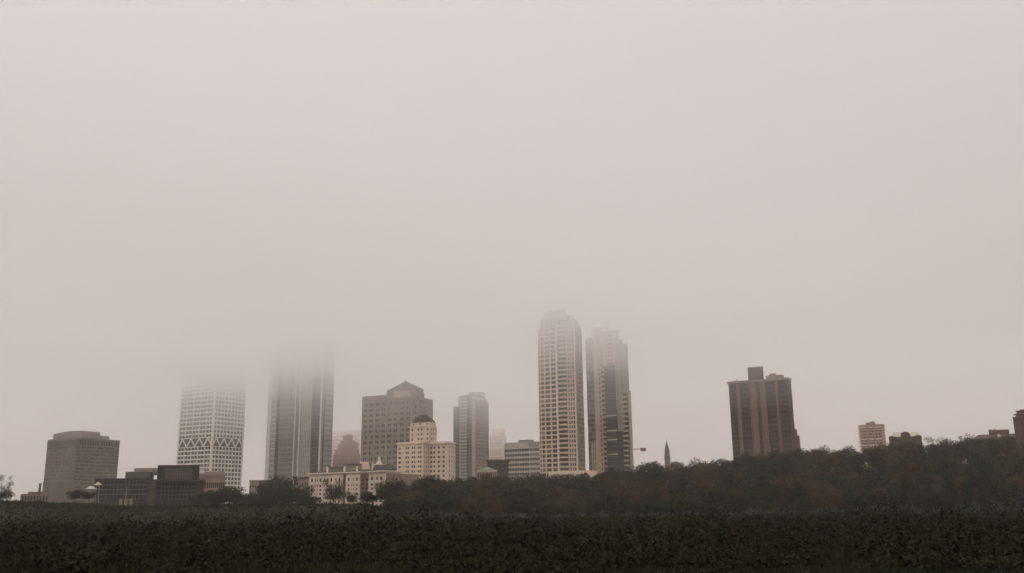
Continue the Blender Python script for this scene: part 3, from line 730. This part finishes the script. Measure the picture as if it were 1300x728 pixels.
# --- K2 low dark roofs
b = Bld('dark_low_block', 'low dark block in front of the faint setback tower', 'building', 619, 646, 648, 640, 6, rz=0, depth=14)
zt = b.h(632, 585.5); b.mb('wall', 'dark_concrete').box(-b.wF, 0, 0, 14, -6, zt); b.mb('roof', 'dark_brown').box(-b.wF - .8, .8, -.8, 15, zt + .01, zt + .8)
b.grid('F', -b.wF, 0, zt - 7, zt - 1, 2, even(10, 0.4), 0.5, 0.25, dep=0.3, glass='glass_dark'); b.finish()
b = Bld('green_roof_pavilion', 'low pavilion with a pale green copper roof at the foot of the slim grey tower', 'pavilion', 606, 631, 632, 560, 6, rz=0, depth=12)
X = b.fx; zt = b.h(620, 597); b.mb('wall', 'tan_brick').box(-b.wF, 0, 0, 12, -6, zt); b.mb('roof', 'copper').hip(X(608), X(630), -.8, 13, zt + .01, zt + 1.7, 5, 4)
b.bands('F', -b.wF, 0, zt - .8, zt, 1, .7, .5, key='cornice', m='cream'); b.grid('F', -b.wF, 0, zt - 5, zt - 1, 1, even(9, .45), .6, .2, dep=.3); b.finish()

# --- L white balcony tower
b = Bld('balcony_tower', 'tallest cream apartment tower with white piers and a balcony column, crown fading in cloud', 'skyscraper', 687, 735.5, 743, 640, 10)
X = b.fx; zs = b.h(735, 412.5); zt = b.h(735, 403); wF = b.wF
w = b.mb('wall', 'warm_concrete'); w.box(-wF, 0, 0, b.wR, -6, zs)
def fr(px): return (X(px) + wF) / wF
colsF = [(fr(687.6), fr(689.2)), (fr(690.2), fr(694.2)), (fr(695.8), fr(701.8)), (fr(703.6), fr(709.6)), (fr(712.6), fr(723.8)), (fr(725.6), fr(727.4)), (fr(728.5), fr(730.3)), (fr(731.4), fr(733.6))]
FH = 2.86; nf = int((zs + 2) // FH); z0 = zs - nf * FH
b.grid('F', -wF, 0, z0, zs, nf, colsF, 0.66, 0.17, dep=0.7)
for a, c in ((690.2, 694.2), (695.8, 701.8), (703.6, 709.6)):
    b.fins('F', X((a + c) / 2), X((a + c) / 2) + .01, z0, zs, 1, 0.18, 0.3, key='mullion', m='steel')
b.mb('pier', 'white_metal').box(X(710.6), X(712.2), -1.2, .1, -6, zs + 2)
nfl = 0
for i in range(nf):
    z = z0 + i * FH; o = MB(); o.box(X(712.7), X(724.2), -1.9, -.72, z - .1, z + .16); o.box(X(712.7), X(724.2), -1.9, -1.8, z + .16, z + 0.75)
    o.build('balcony', M['warm_concrete'], b.root)
sd = b.mb('shaded_side_wall', 'granite'); sd.box(.01, .6, .3, b.wR, -6, zs - 1)  # darker facing on the right side, shade painted in as colour
b.grid('R', .5, b.wR, z0, zs - 1.5, nf, even(4, 0.35), 0.55, 0.22, off=.6, key='shaded_side_wall', dep=.3)
cr = b.mb('crown', 'pale_stone'); cr.box(X(688.5), X(729), 1, b.wR - 1, zs + .01, b.h(690, 403.5, X(690))); cr.box(X(729) + .01, -.6, 1.5, b.wR - 1, zs + .012, zs + 3.8)
b.grid('F', X(689), X(728.6), zs + .2, b.h(690, 404, X(690)), 1, even(7, 0.4), 0.75, 0.1, off=1, key='crown', dep=.4)
tp = b.mb('top_drum', 'pale_stone'); zc = b.h(690, 403.5, X(690)); zd = b.h(706, 393, X(706))
tp.prism([(X(691), 3), (X(696), 1.3), (X(716), 1.3), (X(722), 3), (X(722), b.wR - 3), (X(691), b.wR - 3)], [(X(693), 4), (X(697), 2.3), (X(715), 2.3), (X(720), 4), (X(720), b.wR - 4), (X(693), b.wR - 4)], zc + .01, zd)
b.fins('F', X(697), X(715), zc, zd - 1, 8, .4, .5, off=1.6, key='drum_fin', m='granite')
b.mb('podium', 'cream').box(X(700), 9, -3, b.wR, -6, b.h(740, 598))
b.finish(zvis=b.h(735, 600))

# --- M dark and cream tower
b = Bld('dark_glass_tower', 'tall tower of dark glass and cream stone strips right of the cream balcony tower', 'skyscraper', 748.5, 804, 806.5, 680, 10)
X = b.fx; Z = lambda px, py: b.h(px, py, X(px))
FH = 3.2; D = b.wR
def sec(key, m, p0, p1, yo, py, z0=-6):
    d = D
    b.mb(key, m).box(X(p0), X(p1) - .004, yo, d, z0, Z((p0 + p1) / 2, py)); return X(p0), X(p1), Z((p0 + p1) / 2, py)
a, c, z = sec('left_glass', 'tower_glass', 748.5, 759, 1.2, 429); b.grid('F', a, c, z - 38 * FH, z - .5, 38, even(4, 0.16), 0.62, 0.2, off=1.2, key='left_glass', dep=0.3)
zl = Z(756, 562); b.fins('F', X(753.5), X(758.8), -6, zl, 2, .8, .7, off=1.2, key='loggia_frame', m='tan_concrete'); b.bands('F', X(753.3), X(759), -2, zl, 6, .7, .8, off=1.2, key='loggia_frame', m='tan_concrete')
a, c, z = sec('cream_strip', 'tan_concrete', 759, 765, 0, 417.5)
a, c, z = sec('window_strip', 'tan_concrete', 765, 768.6, 0.6, 417.5); b.grid('F', a, c, z - 41 * FH, z - 1, 41, [(.1, .55)], 0.55, 0.22, off=.6, key='window_strip', dep=0.5)
# upper stone part and lower dark glass part
zm = Z(778, 464.5)
b.mb('upper_wall', 'tan_concrete').box(X(768.6) + .004, X(791.5), 0.8, D, zm, Z(780, 419.5))
b.grid('F', X(768.6), X(791.5), zm, Z(780, 419.5), 9, [(.03, .10), (.38, .72)], 0.5, 0.25, off=.8, key='upper_wall', dep=0.35)
b.mb('lower_glass', 'tower_glass_dark').box(X(774), X(787.5), -.6, D, -6, zm - .01)
b.mb('balcony_recess', 'balcony_brown').box(X(768.6) + .004, X(774) - .004, 1.4, D, -6, zm - .01)
n = int((zm + 4) // FH)
for i in range(n):
    z = zm - (i + 1) * FH; o = MB(); o.box(X(768.8), X(774.4) - .3, -1.5, 1.4, z, z + .28); o.box(X(768.8), X(774.4) - .3, -1.5, -1.38, z + .28, z + 1.2)
    o.build('balcony', M['tan_concrete'], b.root)
b.bands('F', X(774.3), X(787.3), -2, zm, n, .3, .12, off=-.6, key='floor_line', m='tower_glass')
for py in (528, 547, 558.5, 577): b.mb('sky_lobby', 'pale_stone').box(X(774.2), X(787.6), -1.0, -.6, Z(780, py + .9), Z(780, py - .9))
zk = Z(790, 548)
b.mb('pale_glass', 'tower_glass_light').box(X(787.5) + .004, X(796), 0.2, D, zk, Z(791, 431)); b.mb('pale_glass_low', 'tower_glass_dark').box(X(787.5) + .004, X(796), 0.2, D, -6, zk - .01)
b.bands('F', X(787.7), X(795.8), zk, Z(791, 432), 38, .25, .12, off=.2, key='pale_line', m='tower_glass')
b.mb('stone_edge', 'tan_concrete').box(X(787.3), X(788.6), -.3, .3, Z(788, 520), Z(788, 420))
zb_ = Z(799, 499)
b.mb('right_recess', 'balcony_brown').box(X(796) + .004, X(801.5), 1.8, D, -6, zb_); b.mb('right_upper', 'tower_glass_light').box(X(796) + .004, X(803), .6, D - 1, zb_ + .01, Z(799, 437))
n = int((zb_ + 4) // FH)
for i in range(n):
    z = zb_ - (i + 1) * FH; o = MB(); o.box(X(796) - .5, X(801.8), -.9, 1.8, z, z + .28); o.box(X(796) - .5, X(801.8), -.9, -.78, z + .28, z + 1.1)
    o.build('balcony', M['pale_stone'], b.root)
b.mb('right_edge', 'tan_concrete').box(X(801.8), 0, .4, D, -6, Z(803, 496))
b.mb('roof_box', 'granite').box(X(760), X(778), 3, D - 2, Z(768, 418), Z(768, 415.5))
b.finish(zvis=Z(760, 594))

# --- crane, steeple
r = empty('tower_crane', (TX(800) * 760, 760, 10)); tag(r, 'red tower crane jib with counterweight poking out beside the dark glass tower', 'crane')
zj = HZ(812, 571.5, 760) - 10; u = (TX(819.5, 571) - TX(800)) * 760
m_ = MB(); 
for dx in (-.7, .7):
    for dy in (-.7, .7): m_.box(dx - .12, dx + .12, dy - .12, dy + .12, -3, zj)
k = -2
while k < zj - 1.5:
    m_.box(-.7, .7, -.76, -.64, k, k + .14); m_.box(-.7, .7, .64, .76, k, k + .14); k += 1.6
m_.build('mast', M['steel'], r)
m_ = MB(); m_.box(-14, u, -.5, -.3, zj, zj + .25); m_.box(-14, u, .3, .5, zj, zj + .25); m_.box(-14, u, -.1, .1, zj + .9, zj + 1.1)
for i in range(20):
    x = -14 + (u + 14) * i / 20; m_.box(x, x + .14, -.5, .5, zj + .02, zj + .98)
m_.build('jib', M['crane_red'], r)
MB().box(u - 3.6, u + .2, -.9, .9, zj - .9, zj + 1.5).build('counterweight', M['crane_red'], r)
MB().box(.9, 2.4, -1, 1, zj - 2.2, zj - .2).build('cab', M['steel'], r)

r = empty('church', (TX(850) * 800, 800, 12)); tag(r, 'slender church spire rising alone above the trees between the two apartment towers', 'church')
zs0, zs1 = HZ(846, 583, 800) - 12, HZ(846, 560.5, 800) - 12
MB().box(-1.9, 1.9, -1.9, 1.9, -4, zs0).box(-6, 6, 2, 26, -4, zs0 * .55).build('wall', M['mid_concrete'], r)
m_ = MB(); m_.ngon(0, 0, 2.5, 2.2, zs0, zs0 + 2.5, 8); m_.ngon(0, 0, 2.1, 1.75, zs0 + 2.5, zs0 + 7.5, 8); m_.ngon(0, 0, 1.7, .2, zs0 + 7.5, zs1, 8); m_.build('spire', M['mid_concrete'], r)
m_ = MB(); m_.ngon(0, 0, .14, .1, zs1, zs1 + 1.6, 6); m_.box(-.5, .5, -.08, .08, zs1 + .9, zs1 + 1.1); m_.build('finial', M['steel'], r)
m_ = MB()
for sx in (-1, 1):
    for sy in (-1, 1): m_.ngon(sx * 1.7, sy * 1.7, .35, .03, zs0, zs0 + 3.2, 5)
m_.build('pinnacle', M['mid_concrete'], r)

# --- P brown apartment tower
b = Bld('brown_apartment_tower', 'brown brick apartment slab with vertical balcony stripes standing alone above the wood', 'apartment building', 934.5, 1012.5, 1016, 600, 16)
X = b.fx; zt = b.h(1002, 480); wF = b.wF
D = b.wR
b.mb('wall', 'brick_brown').box(-wF, 0, 0, D, -8, zt)
def fx2(f): return -wF + wF * f
dark = [(0.015, .125), (.205, .345), (.475, .53), (.635, .78), (.85, .985)]
FH = 2.85; n = int((zt - 1.2 + 4) // FH)
for a, c in dark:
    b.mb('recess', 'balcony_brown')
    zz_ = zt - 1.4
    b.grid('F', fx2(a), fx2(c), zz_ - n * FH, zz_, n, even(3 if c - a > .08 else 1, .15), .58, .34, dep=.15, key='recess', m='balcony_brown', glass='glass_dark')
    b.bands('F', fx2(a), fx2(c), zz_ - n * FH, zz_, n, .9, .9, key='balcony', m='balcony_brown') if False else None
cnt = 0
for a, c in (dark[0], dark[1], dark[3], dark[4]):
    for i in range(n):
        z = zt - 1.4 - (i + 1) * FH
        o = MB(); o.box(fx2(a) + .2, fx2(c) - .2, -1.3, -.16, z, z + .2); o.box(fx2(a) + .2, fx2(c) - .2, -1.3, -1.2, z + .2, z + 1.05)
        if z > 14 and cnt < 98: o.build('balcony', M['balcony_brown'], b.root); cnt += 1
        else: b.mb('lower_balconies', 'balcony_brown'); q = b.wall['lower_balconies'][0]; nn = len(q.v); q.v += o.v; q.f += [tuple(nn + j for j in f) for f in o.f]
pr = b.mb('pier', 'pier_brown')
for a, c in ((.135, .195), (.38, .455), (.55, .615), (.79, .835)): pr.box(fx2(a), fx2(c), -1.0, .02, -8, zt - 1.1)
for a in (.36, .465, .54, .625): b.mb('thin_fin', 'tan_brick').box(fx2(a) - .12, fx2(a) + .12, -1.3, .02, -8, zt - 1.1)
b.mb('parapet', 'tan_brick').box(-wF - .5, .5, -1.6, D + .4, zt - 1.1 + .01, zt + .2)
b.grid('R', .3, D - .3, zt - 1.4 - n * FH, zt - 1.4, n, even(2, .5), .5, .25, off=0, dep=.3)
ph = b.mb('penthouse', 'brick_brown'); z1 = b.h(960, 467.5, X(975, 4), 4)
xa = fx2(.335); xb = fx2(.565)
ph.box(xa, xb, 1.2, D - .8, zt + .21, z1); b.mb('penthouse_coping', 'tan_brick').box(xa - .3, xb + .3, .9, D - .5, z1 + .01, z1 + .5)
rf = b.mb('roof_plant', 'tan_brick'); rf.box(fx2(.63), fx2(.9), 1.8, D - .5, zt + .21, zt + 2.4); b.mb('lift_housing', 'tan_brick').box(fx2(.68), fx2(.78), 2.4, D - 1, zt + 2.41, zt + 3.6); b.mb('roof_vent', 'steel').ngon(fx2(.12), 3, .5, .4, zt + .21, zt + 1.8, 8)
b.mb('side_wing', 'brick_brown').box(.31, 1.7, D * .2, D - .5, -8, b.h(1011, 545)); b.mb('side_wing').box(1.71, 2.9, D * .4, D - .6, -8, b.h(1014, 553))
b.finish(zvis=b.h(1005, 566))

# --- Q pink block
b = Bld('pink_block', 'small pinkish apartment block with pale spandrels on the ridge', 'apartment building', 1098.5, 1130, 1132, 720, 20, depth=8)
X = b.fx; zt = b.h(1121, 539.5); b.mb('wall', 'brick_pink').box(-b.wF, 0, 0, 8, -8, zt)
FH = 2.05; n = 14
b.grid('F', -b.wF, 0, zt - 1 - n * FH, zt - 1, n, [(.10, .16), (.19, .25), (.28, .34), (.40, .46), (.49, .55), (.58, .64), (.70, .78), (.82, .95)], .5, .25, dep=.3)
for i in range(7):
    for a, c in ((.10, .32), (.42, .62), (.70, .96)):
        if (i * 5 + int(a * 10)) % 3: b.mb('spandrel', 'cream_trim').box(-b.wF * (1 - a), -b.wF * (1 - c), -.42, -.3, zt - 1.2 - i * 2 * FH - FH * .28, zt - 1.2 - i * 2 * FH)
b.mb('left_pier', 'cream').box(-b.wF - .1, -b.wF + 1.0, -.6, 0, -8, zt + .2)
b.mb('roof_box', 'brick_pink').box(-b.wF * .68, -b.wF * .34, 2, 7, zt + .01, zt + 2.2); b.mb('roof_box').box(-b.wF * .5, -b.wF * .36, 3, 6, zt + 2.21, zt + 3.0)
b.mb('parapet', 'tan_brick').box(-b.wF, .2, -.4, 8, zt + .004, zt + .5)
b.finish(zvis=b.h(1110, 566))

# --- R low hall with pale roof
b = Bld('low_hall', 'low brick hall with a pale hipped roof and a central round gable on the ridge', 'building', 1137.5, 1179, 1181, 500, 20, rz=R(-22), depth=14)
X = lambda p: b.fx(p + 10.5); zt = b.h(1150, 554.2); b.mb('wall', 'brick_brown').box(-b.wF, 0, 0, 14, -8, zt)
b.grid('F', -b.wF, 0, zt - 3.5, zt - .3, 1, even(12, .5), .5, .25, dep=.25)
rf = b.mb('roof', 'white_roof'); rf.hip(X(1129.5), X(1167), -.3, 13, zt + .01, zt + 2.3, 1.2, 3.4); 
for p0, p1 in ((1126.6, 1135), (1160, 1168.6)): b.mb('corner_pavilion', 'brick_brown').box(X(p0), X(p1), -1.5, 6, -8, zt - .1)
for p0, p1 in ((1126.2, 1135.4), (1159.6, 1169)): MB().hip(X(p0), X(p1), -1.9, 6.4, zt - .09, zt + .5, .8, .8).build('pavilion_roof', M['tile_brown'], b.root)
cx = X(1148.2); g = b.mb('gable', 'brick_brown'); g.box(cx - 2.2, cx + 2.2, -1.2, 6, -8, zt + .4)
n0 = len(g.v); K = 12; rr = 2.2
ring = [(cx + rr * math.cos(math.pi * i / K), zt + .41 + 2.0 * math.sin(math.pi * i / K)) for i in range(K + 1)]
g.v += [(x, -1.2, z) for x, z in ring] + [(x, 6, z) for x, z in ring]
g.f.append(tuple(n0 + i for i in range(K + 1))); g.f.append(tuple(n0 + K + 1 + i for i in reversed(range(K + 1))))
for i in range(K + 1):
    j = (i + 1) % (K + 1); g.f.append((n0 + i, n0 + K + 1 + i, n0 + K + 1 + j, n0 + j))
b.finish()

# --- S gabled roof house and T brick tower at right edge
b = Bld('ridge_house', 'brown house with a long tiled roof and low chimney block on the ridge at right', 'house', 1243, 1314, 1316, 455, 20, rz=R(-26), depth=14)
X = lambda p: b.fx(p + 12); zt = b.h(1265, 556); b.mb('wall', 'brick_brown').box(X(1233), 0, 0, 14, -8, zt)
b.grid('F', X(1233), 0, zt - 3.2, zt - .2, 1, even(10, .5), .5, .25, dep=.2)
zr = b.h(1265, 549.5); rf = b.mb('roof', 'tile_brown'); rf.hip(X(1231), 1.0, -1, 15, zt + .01, zr, 3.0, 6.5)
b.mb('chimney', 'brick_brown').box(X(1254.5), X(1281), 4.5, 8, zr - 1.5, b.h(1268, 544.6)); b.mb('chimney_cap', 'pale_stone').box(X(1254), X(1281.4), 4.2, 8.3, b.h(1268, 544.6) + .01, b.h(1268, 543.9))
for px_ in (1256.5, 1262.5): b.mb('chimney_pot', 'brick_red').ngon(X(px_), 6, .42, .34, b.h(1268, 543.9) + .01, b.h(1268, 542.6), 8)
b.mb('dormer', 'cream').box(X(1265.5), X(1269), 1.2, 5, zr - 1.6, zr - .25)
b.finish()
b = Bld('brick_bell_tower', 'reddish stepped gable tower with a dark arched opening at the right edge', 'tower', 1309, 1331, 1333, 380, 20, rz=0, depth=6)
X = lambda p: b.fx(p + 19); Z = lambda py: b.h(1298, py); w = b.mb('wall', 'brick_brown')
zo0, zo1 = Z(542.5), Z(533)
w.box(X(1291.4), X(1295.6), 0, 6, -8, Z(529.5)); w.box(X(1306), X(1311), 0, 6, -8, Z(529.5)); w.box(X(1295.6) + .003, X(1306) - .003, 0, 6, -8, zo0)
w.box(X(1295.6) + .003, X(1306) - .003, 0.01, 6, zo1, Z(525.5)); w.box(X(1297), X(1305), .3, 5.7, Z(525.5) + .003, Z(521.5))
tr = b.mb('coping', 'tan_brick')
for p0, p1, py in ((1290.9, 1294.4, 529.4), (1293, 1297.2, 525.4), (1296.2, 1299.8, 521.4), (1302, 1306, 521.4), (1305, 1311.6, 529.4)): tr.box(X(p0), X(p1), -.2, 6.2, Z(py) - .02, Z(py) + .4)
for px_, py in ((1291.8, 528), (1294.4, 524.4), (1298, 519.3)): b.mb('finial', 'tan_brick').ngon(X(px_) + .2, 3, .34, .2, Z(py) - .8, Z(py) + .15, 8)
ar = b.mb('arch', 'tan_brick'); cx = (X(1295.6) + X(1306)) / 2; hw = (X(1306) - X(1295.6)) / 2
for i in range(8):
    a0, a1 = math.pi * i / 8, math.pi * (i + 1) / 8
    x0, x1 = cx + hw * math.cos(a1), cx + hw * math.cos(a0); ar.box(x0 + .001, x1 - .001, -.08, 5.9, zo1 - 1.3 + 1.25 * math.sin((a0 + a1) / 2), zo1 - .004)
b.mb('bell_frame', 'dark_concrete').box(X(1295.7), X(1305.9), 2.7, 3.0, zo1 - 2.4, zo1 - 2.0)
b.finish()

# --- left foreground low things
b = Bld('low_wall_building', 'long low brownish building at the left end under the open sky', 'building', 25, 60, 62, 330, 6.2, rz=R(24), depth=10)
X = b.fx; zt = b.h(45, 626.5); b.mb('wall', 'tan_brick').box(X(25), 0, 0, 10, -2, b.h(40, 627.5)); b.mb('roof', 'brown_fin').box(X(34), X(52), 1, 8, b.h(40, 627.5) + .01, b.h(44, 624.6))
b.grid('F', X(26), 0, .4, b.h(40, 628), 1, even(9, .5), .5, .25, dep=.2)
b.finish()
r = empty('stone_post', (TX(48.5) * 320, 320, 6.0)); tag(r, 'thin brown post standing just left of the brown office block', 'post')
MB().ngon(0, 0, .42, .34, -1, HZ(48.5, 615.5, 320) - 6.0, 8).build('shaft', M['brown_stone'], r)
MB().ngon(0, 0, .55, .45, HZ(48.5, 615.5, 320) - 6.0 + .01, HZ(48.5, 615, 320) - 6.0 + .25, 8).build('cap', M['brown_stone'], r)
r = empty('flagpole', (TX(159) * 372, 372, 6.0)); tag(r, 'pale flagpole before the left part of the low dark building', 'pole')
hp = HZ(159, 619, 372) - 6.0
MB().tube([(Vector((0, 0, -.5)), .16), (Vector((0, 0, hp)), .09)], 8).build('shaft', M['pale_stone'], r)
MB().ngon(0, 0, .2, .05, hp, hp + .3, 8).build('finial', M['pale_stone'], r)
for i, (px_, lab) in enumerate([(153, 'small pale stone pylon, left one of three by the lawn'), (159.5, 'small pale stone pylon, middle one of three by the lawn'), (166, 'small pale stone pylon, right one of three by the lawn')]):
    x = TX(px_) * 285; z = terrain(x, 285); hh = HZ(px_, 634.6, 285) - z
    m_ = MB(); m_.box(-.34, .34, -.34, .34, -.5, hh); m_.hip(-.45, .45, -.45, .45, hh, hh + .18, .3, .3)
    o = m_.build('stone_pylon', M['beige_low']); o.location = (x, 285, z); tag(o, lab, 'pylon', 'pale stone pylons by the lawn')
for i, (p0, p1, y0, y1, lab) in enumerate([(109, 119, 619.5, 623.5, 'pale roofed shelter left of the low dark memorial building'), (111, 116, 614.5, 617, 'small pale canopy above the shelter beside the low dark building')]):
    x0, x1 = TX(p0) * 360, TX(p1) * 360; Yp = 360 + i * 6; z = terrain(x0, Yp); zh = HZ((p0 + p1) / 2, y0, Yp) - z
    r = empty('shelter', ((x0 + x1) / 2, Yp, z)); tag(r, lab, 'shelter'); hw = (x1 - x0) / 2
    MB().hip(-hw, hw, -2, 2, zh - .45, zh + .5, hw * .7, 1.6).build('roof', M['white_roof'], r)
    for sx in (-1, 1):
        MB().box(sx * hw * .8 - .1, sx * hw * .8 + .1, -.1, .1, -.4, zh - .44).build('post', M['steel'], r)

# ================================================================== AIR
def vol_mat(name, dens, col, g):
    m = bpy.data.materials.new(name); m.use_nodes = True; nt = m.node_tree; nt.nodes.clear()
    o = nt.nodes.new('ShaderNodeOutputMaterial'); v = nt.nodes.new('ShaderNodeVolumePrincipled')
    v.inputs['Density'].default_value = dens; v.inputs['Color'].default_value = (*col, 1); v.inputs['Anisotropy'].default_value = g
    nt.links.new(v.outputs[0], o.inputs['Volume']); return m
FOG = (0.996, 0.982, 0.977)
hz = MB().box(-9000, 9000, -1500, 9000, -1.5, 167).build('haze', vol_mat('haze_air', 0.00022, FOG, 0.15))
tag(hz, 'pale haze filling the air over the lakefront', 'haze', kind='stuff')
def cloud(base, top, dens, k):
    nx, ny = 110, 80; x0, x1, y0, y1 = -3300, 3300, -900, 3900
    mb = MB(); rr = random.Random(k)
    P = [(rr.uniform(.003, .017), rr.uniform(.003, .016), rr.random() * 6.28, rr.random() * 6.28) for _ in range(5)]
    def wv(x, y): return sum(math.sin(x * a + c) * math.sin(y * b_ + d) for a, b_, c, d in P)
    xs = [x0 + (x1 - x0) * i / nx for i in range(nx + 1)]; ys = [y0 + (y1 - y0) * j / ny for j in range(ny + 1)]
    n = nx + 1
    for y in ys:
        for x in xs: mb.v.append((x, y, base + 2.6 * wv(x, y)))
    m = len(mb.v)
    for y in ys:
        for x in xs: mb.v.append((x, y, top))
    for j in range(ny):
        for i in range(nx):
            a = j * n + i; mb.f.append((a, a + n, a + n + 1, a + 1)); mb.f.append((m + a, m + a + 1, m + a + n + 1, m + a + n))
    for i in range(nx):
        a = i; mb.f.append((a, a + 1, m + a + 1, m + a)); a = ny * n + i; mb.f.append((a + 1, a, m + a, m + a + 1))
    for j in range(ny):
        a = j * n; mb.f.append((a + n, a, m + a, m + a + n)); a = j * n + nx; mb.f.append((a, a + n, m + a + n, m + a))
    o = mb.build('low_cloud', vol_mat('cloud_air', dens, FOG, 0.15))
    tag(o, ['thin lowest veil of cloud over the towers', 'soft cloud base dimming the tower tops', 'thicker cloud hiding the tower tops', 'dense cloud overhead swallowing the tallest towers', 'densest grey cloud filling the sky overhead'][k], 'cloud', 'low cloud over the skyline', 'stuff')
for k, (bz, d) in enumerate([(58, 0.0010), (76, 0.0022), (94, 0.0037), (112, 0.0070), (129, 0.0150)]): cloud(bz, 164 - k * 1.5, d, k)

# ================================================================== LIGHT
SE, SR = R(48), R(-125)
w = bpy.data.worlds.new('World'); SC.world = w; w.use_nodes = True
nt = w.node_tree; N = nt.nodes; L = nt.links; bg = N['Background']
sk = N.new('ShaderNodeTexSky'); sk.sky_type = 'NISHITA'; sk.sun_disc = False; sk.sun_elevation = SE; sk.sun_rotation = SR; sk.dust_density = 4
hs = N.new('ShaderNodeHueSaturation'); hs.inputs['Saturation'].default_value = 0.12
mx = N.new('ShaderNodeMix'); mx.data_type = 'RGBA'; mx.blend_type = 'MIX'; mx.inputs['Factor'].default_value = 0.3
L.new(sk.outputs[0], hs.inputs['Color']); L.new(hs.outputs[0], mx.inputs[6]); mx.inputs[7].default_value = (7.3, 6.75, 6.7, 1)
L.new(mx.outputs[2], bg.inputs['Color']); bg.inputs['Strength'].default_value = 0.1
sd = bpy.data.lights.new('sun', 'SUN'); sd.energy = 1.0; sd.angle = R(25); sd.color = (1, 0.93, 0.85)
so = bpy.data.objects.new('sun', sd); COL.objects.link(so)
sv = Vector((math.sin(SR) * math.cos(SE), math.cos(SR) * math.cos(SE), math.sin(SE)))
so.rotation_euler = sv.to_track_quat('Z', 'Y').to_euler()

SC.view_settings.view_transform = 'Standard'; SC.view_settings.look = 'None'; SC.view_settings.exposure = 0.97; SC.view_settings.gamma = 1
SC.render.engine = 'CYCLES'
cy = SC.cycles
cy.max_bounces = 24; cy.diffuse_bounces = 2; cy.glossy_bounces = 2; cy.volume_bounces = 20; cy.transmission_bounces = 2; cy.transparent_max_bounces = 8
cy.use_adaptive_sampling = True; cy.adaptive_threshold = 0.03; cy.use_denoising = True; cy.sample_clamp_indirect = 4
cy.caustics_reflective = False; cy.caustics_refractive = False
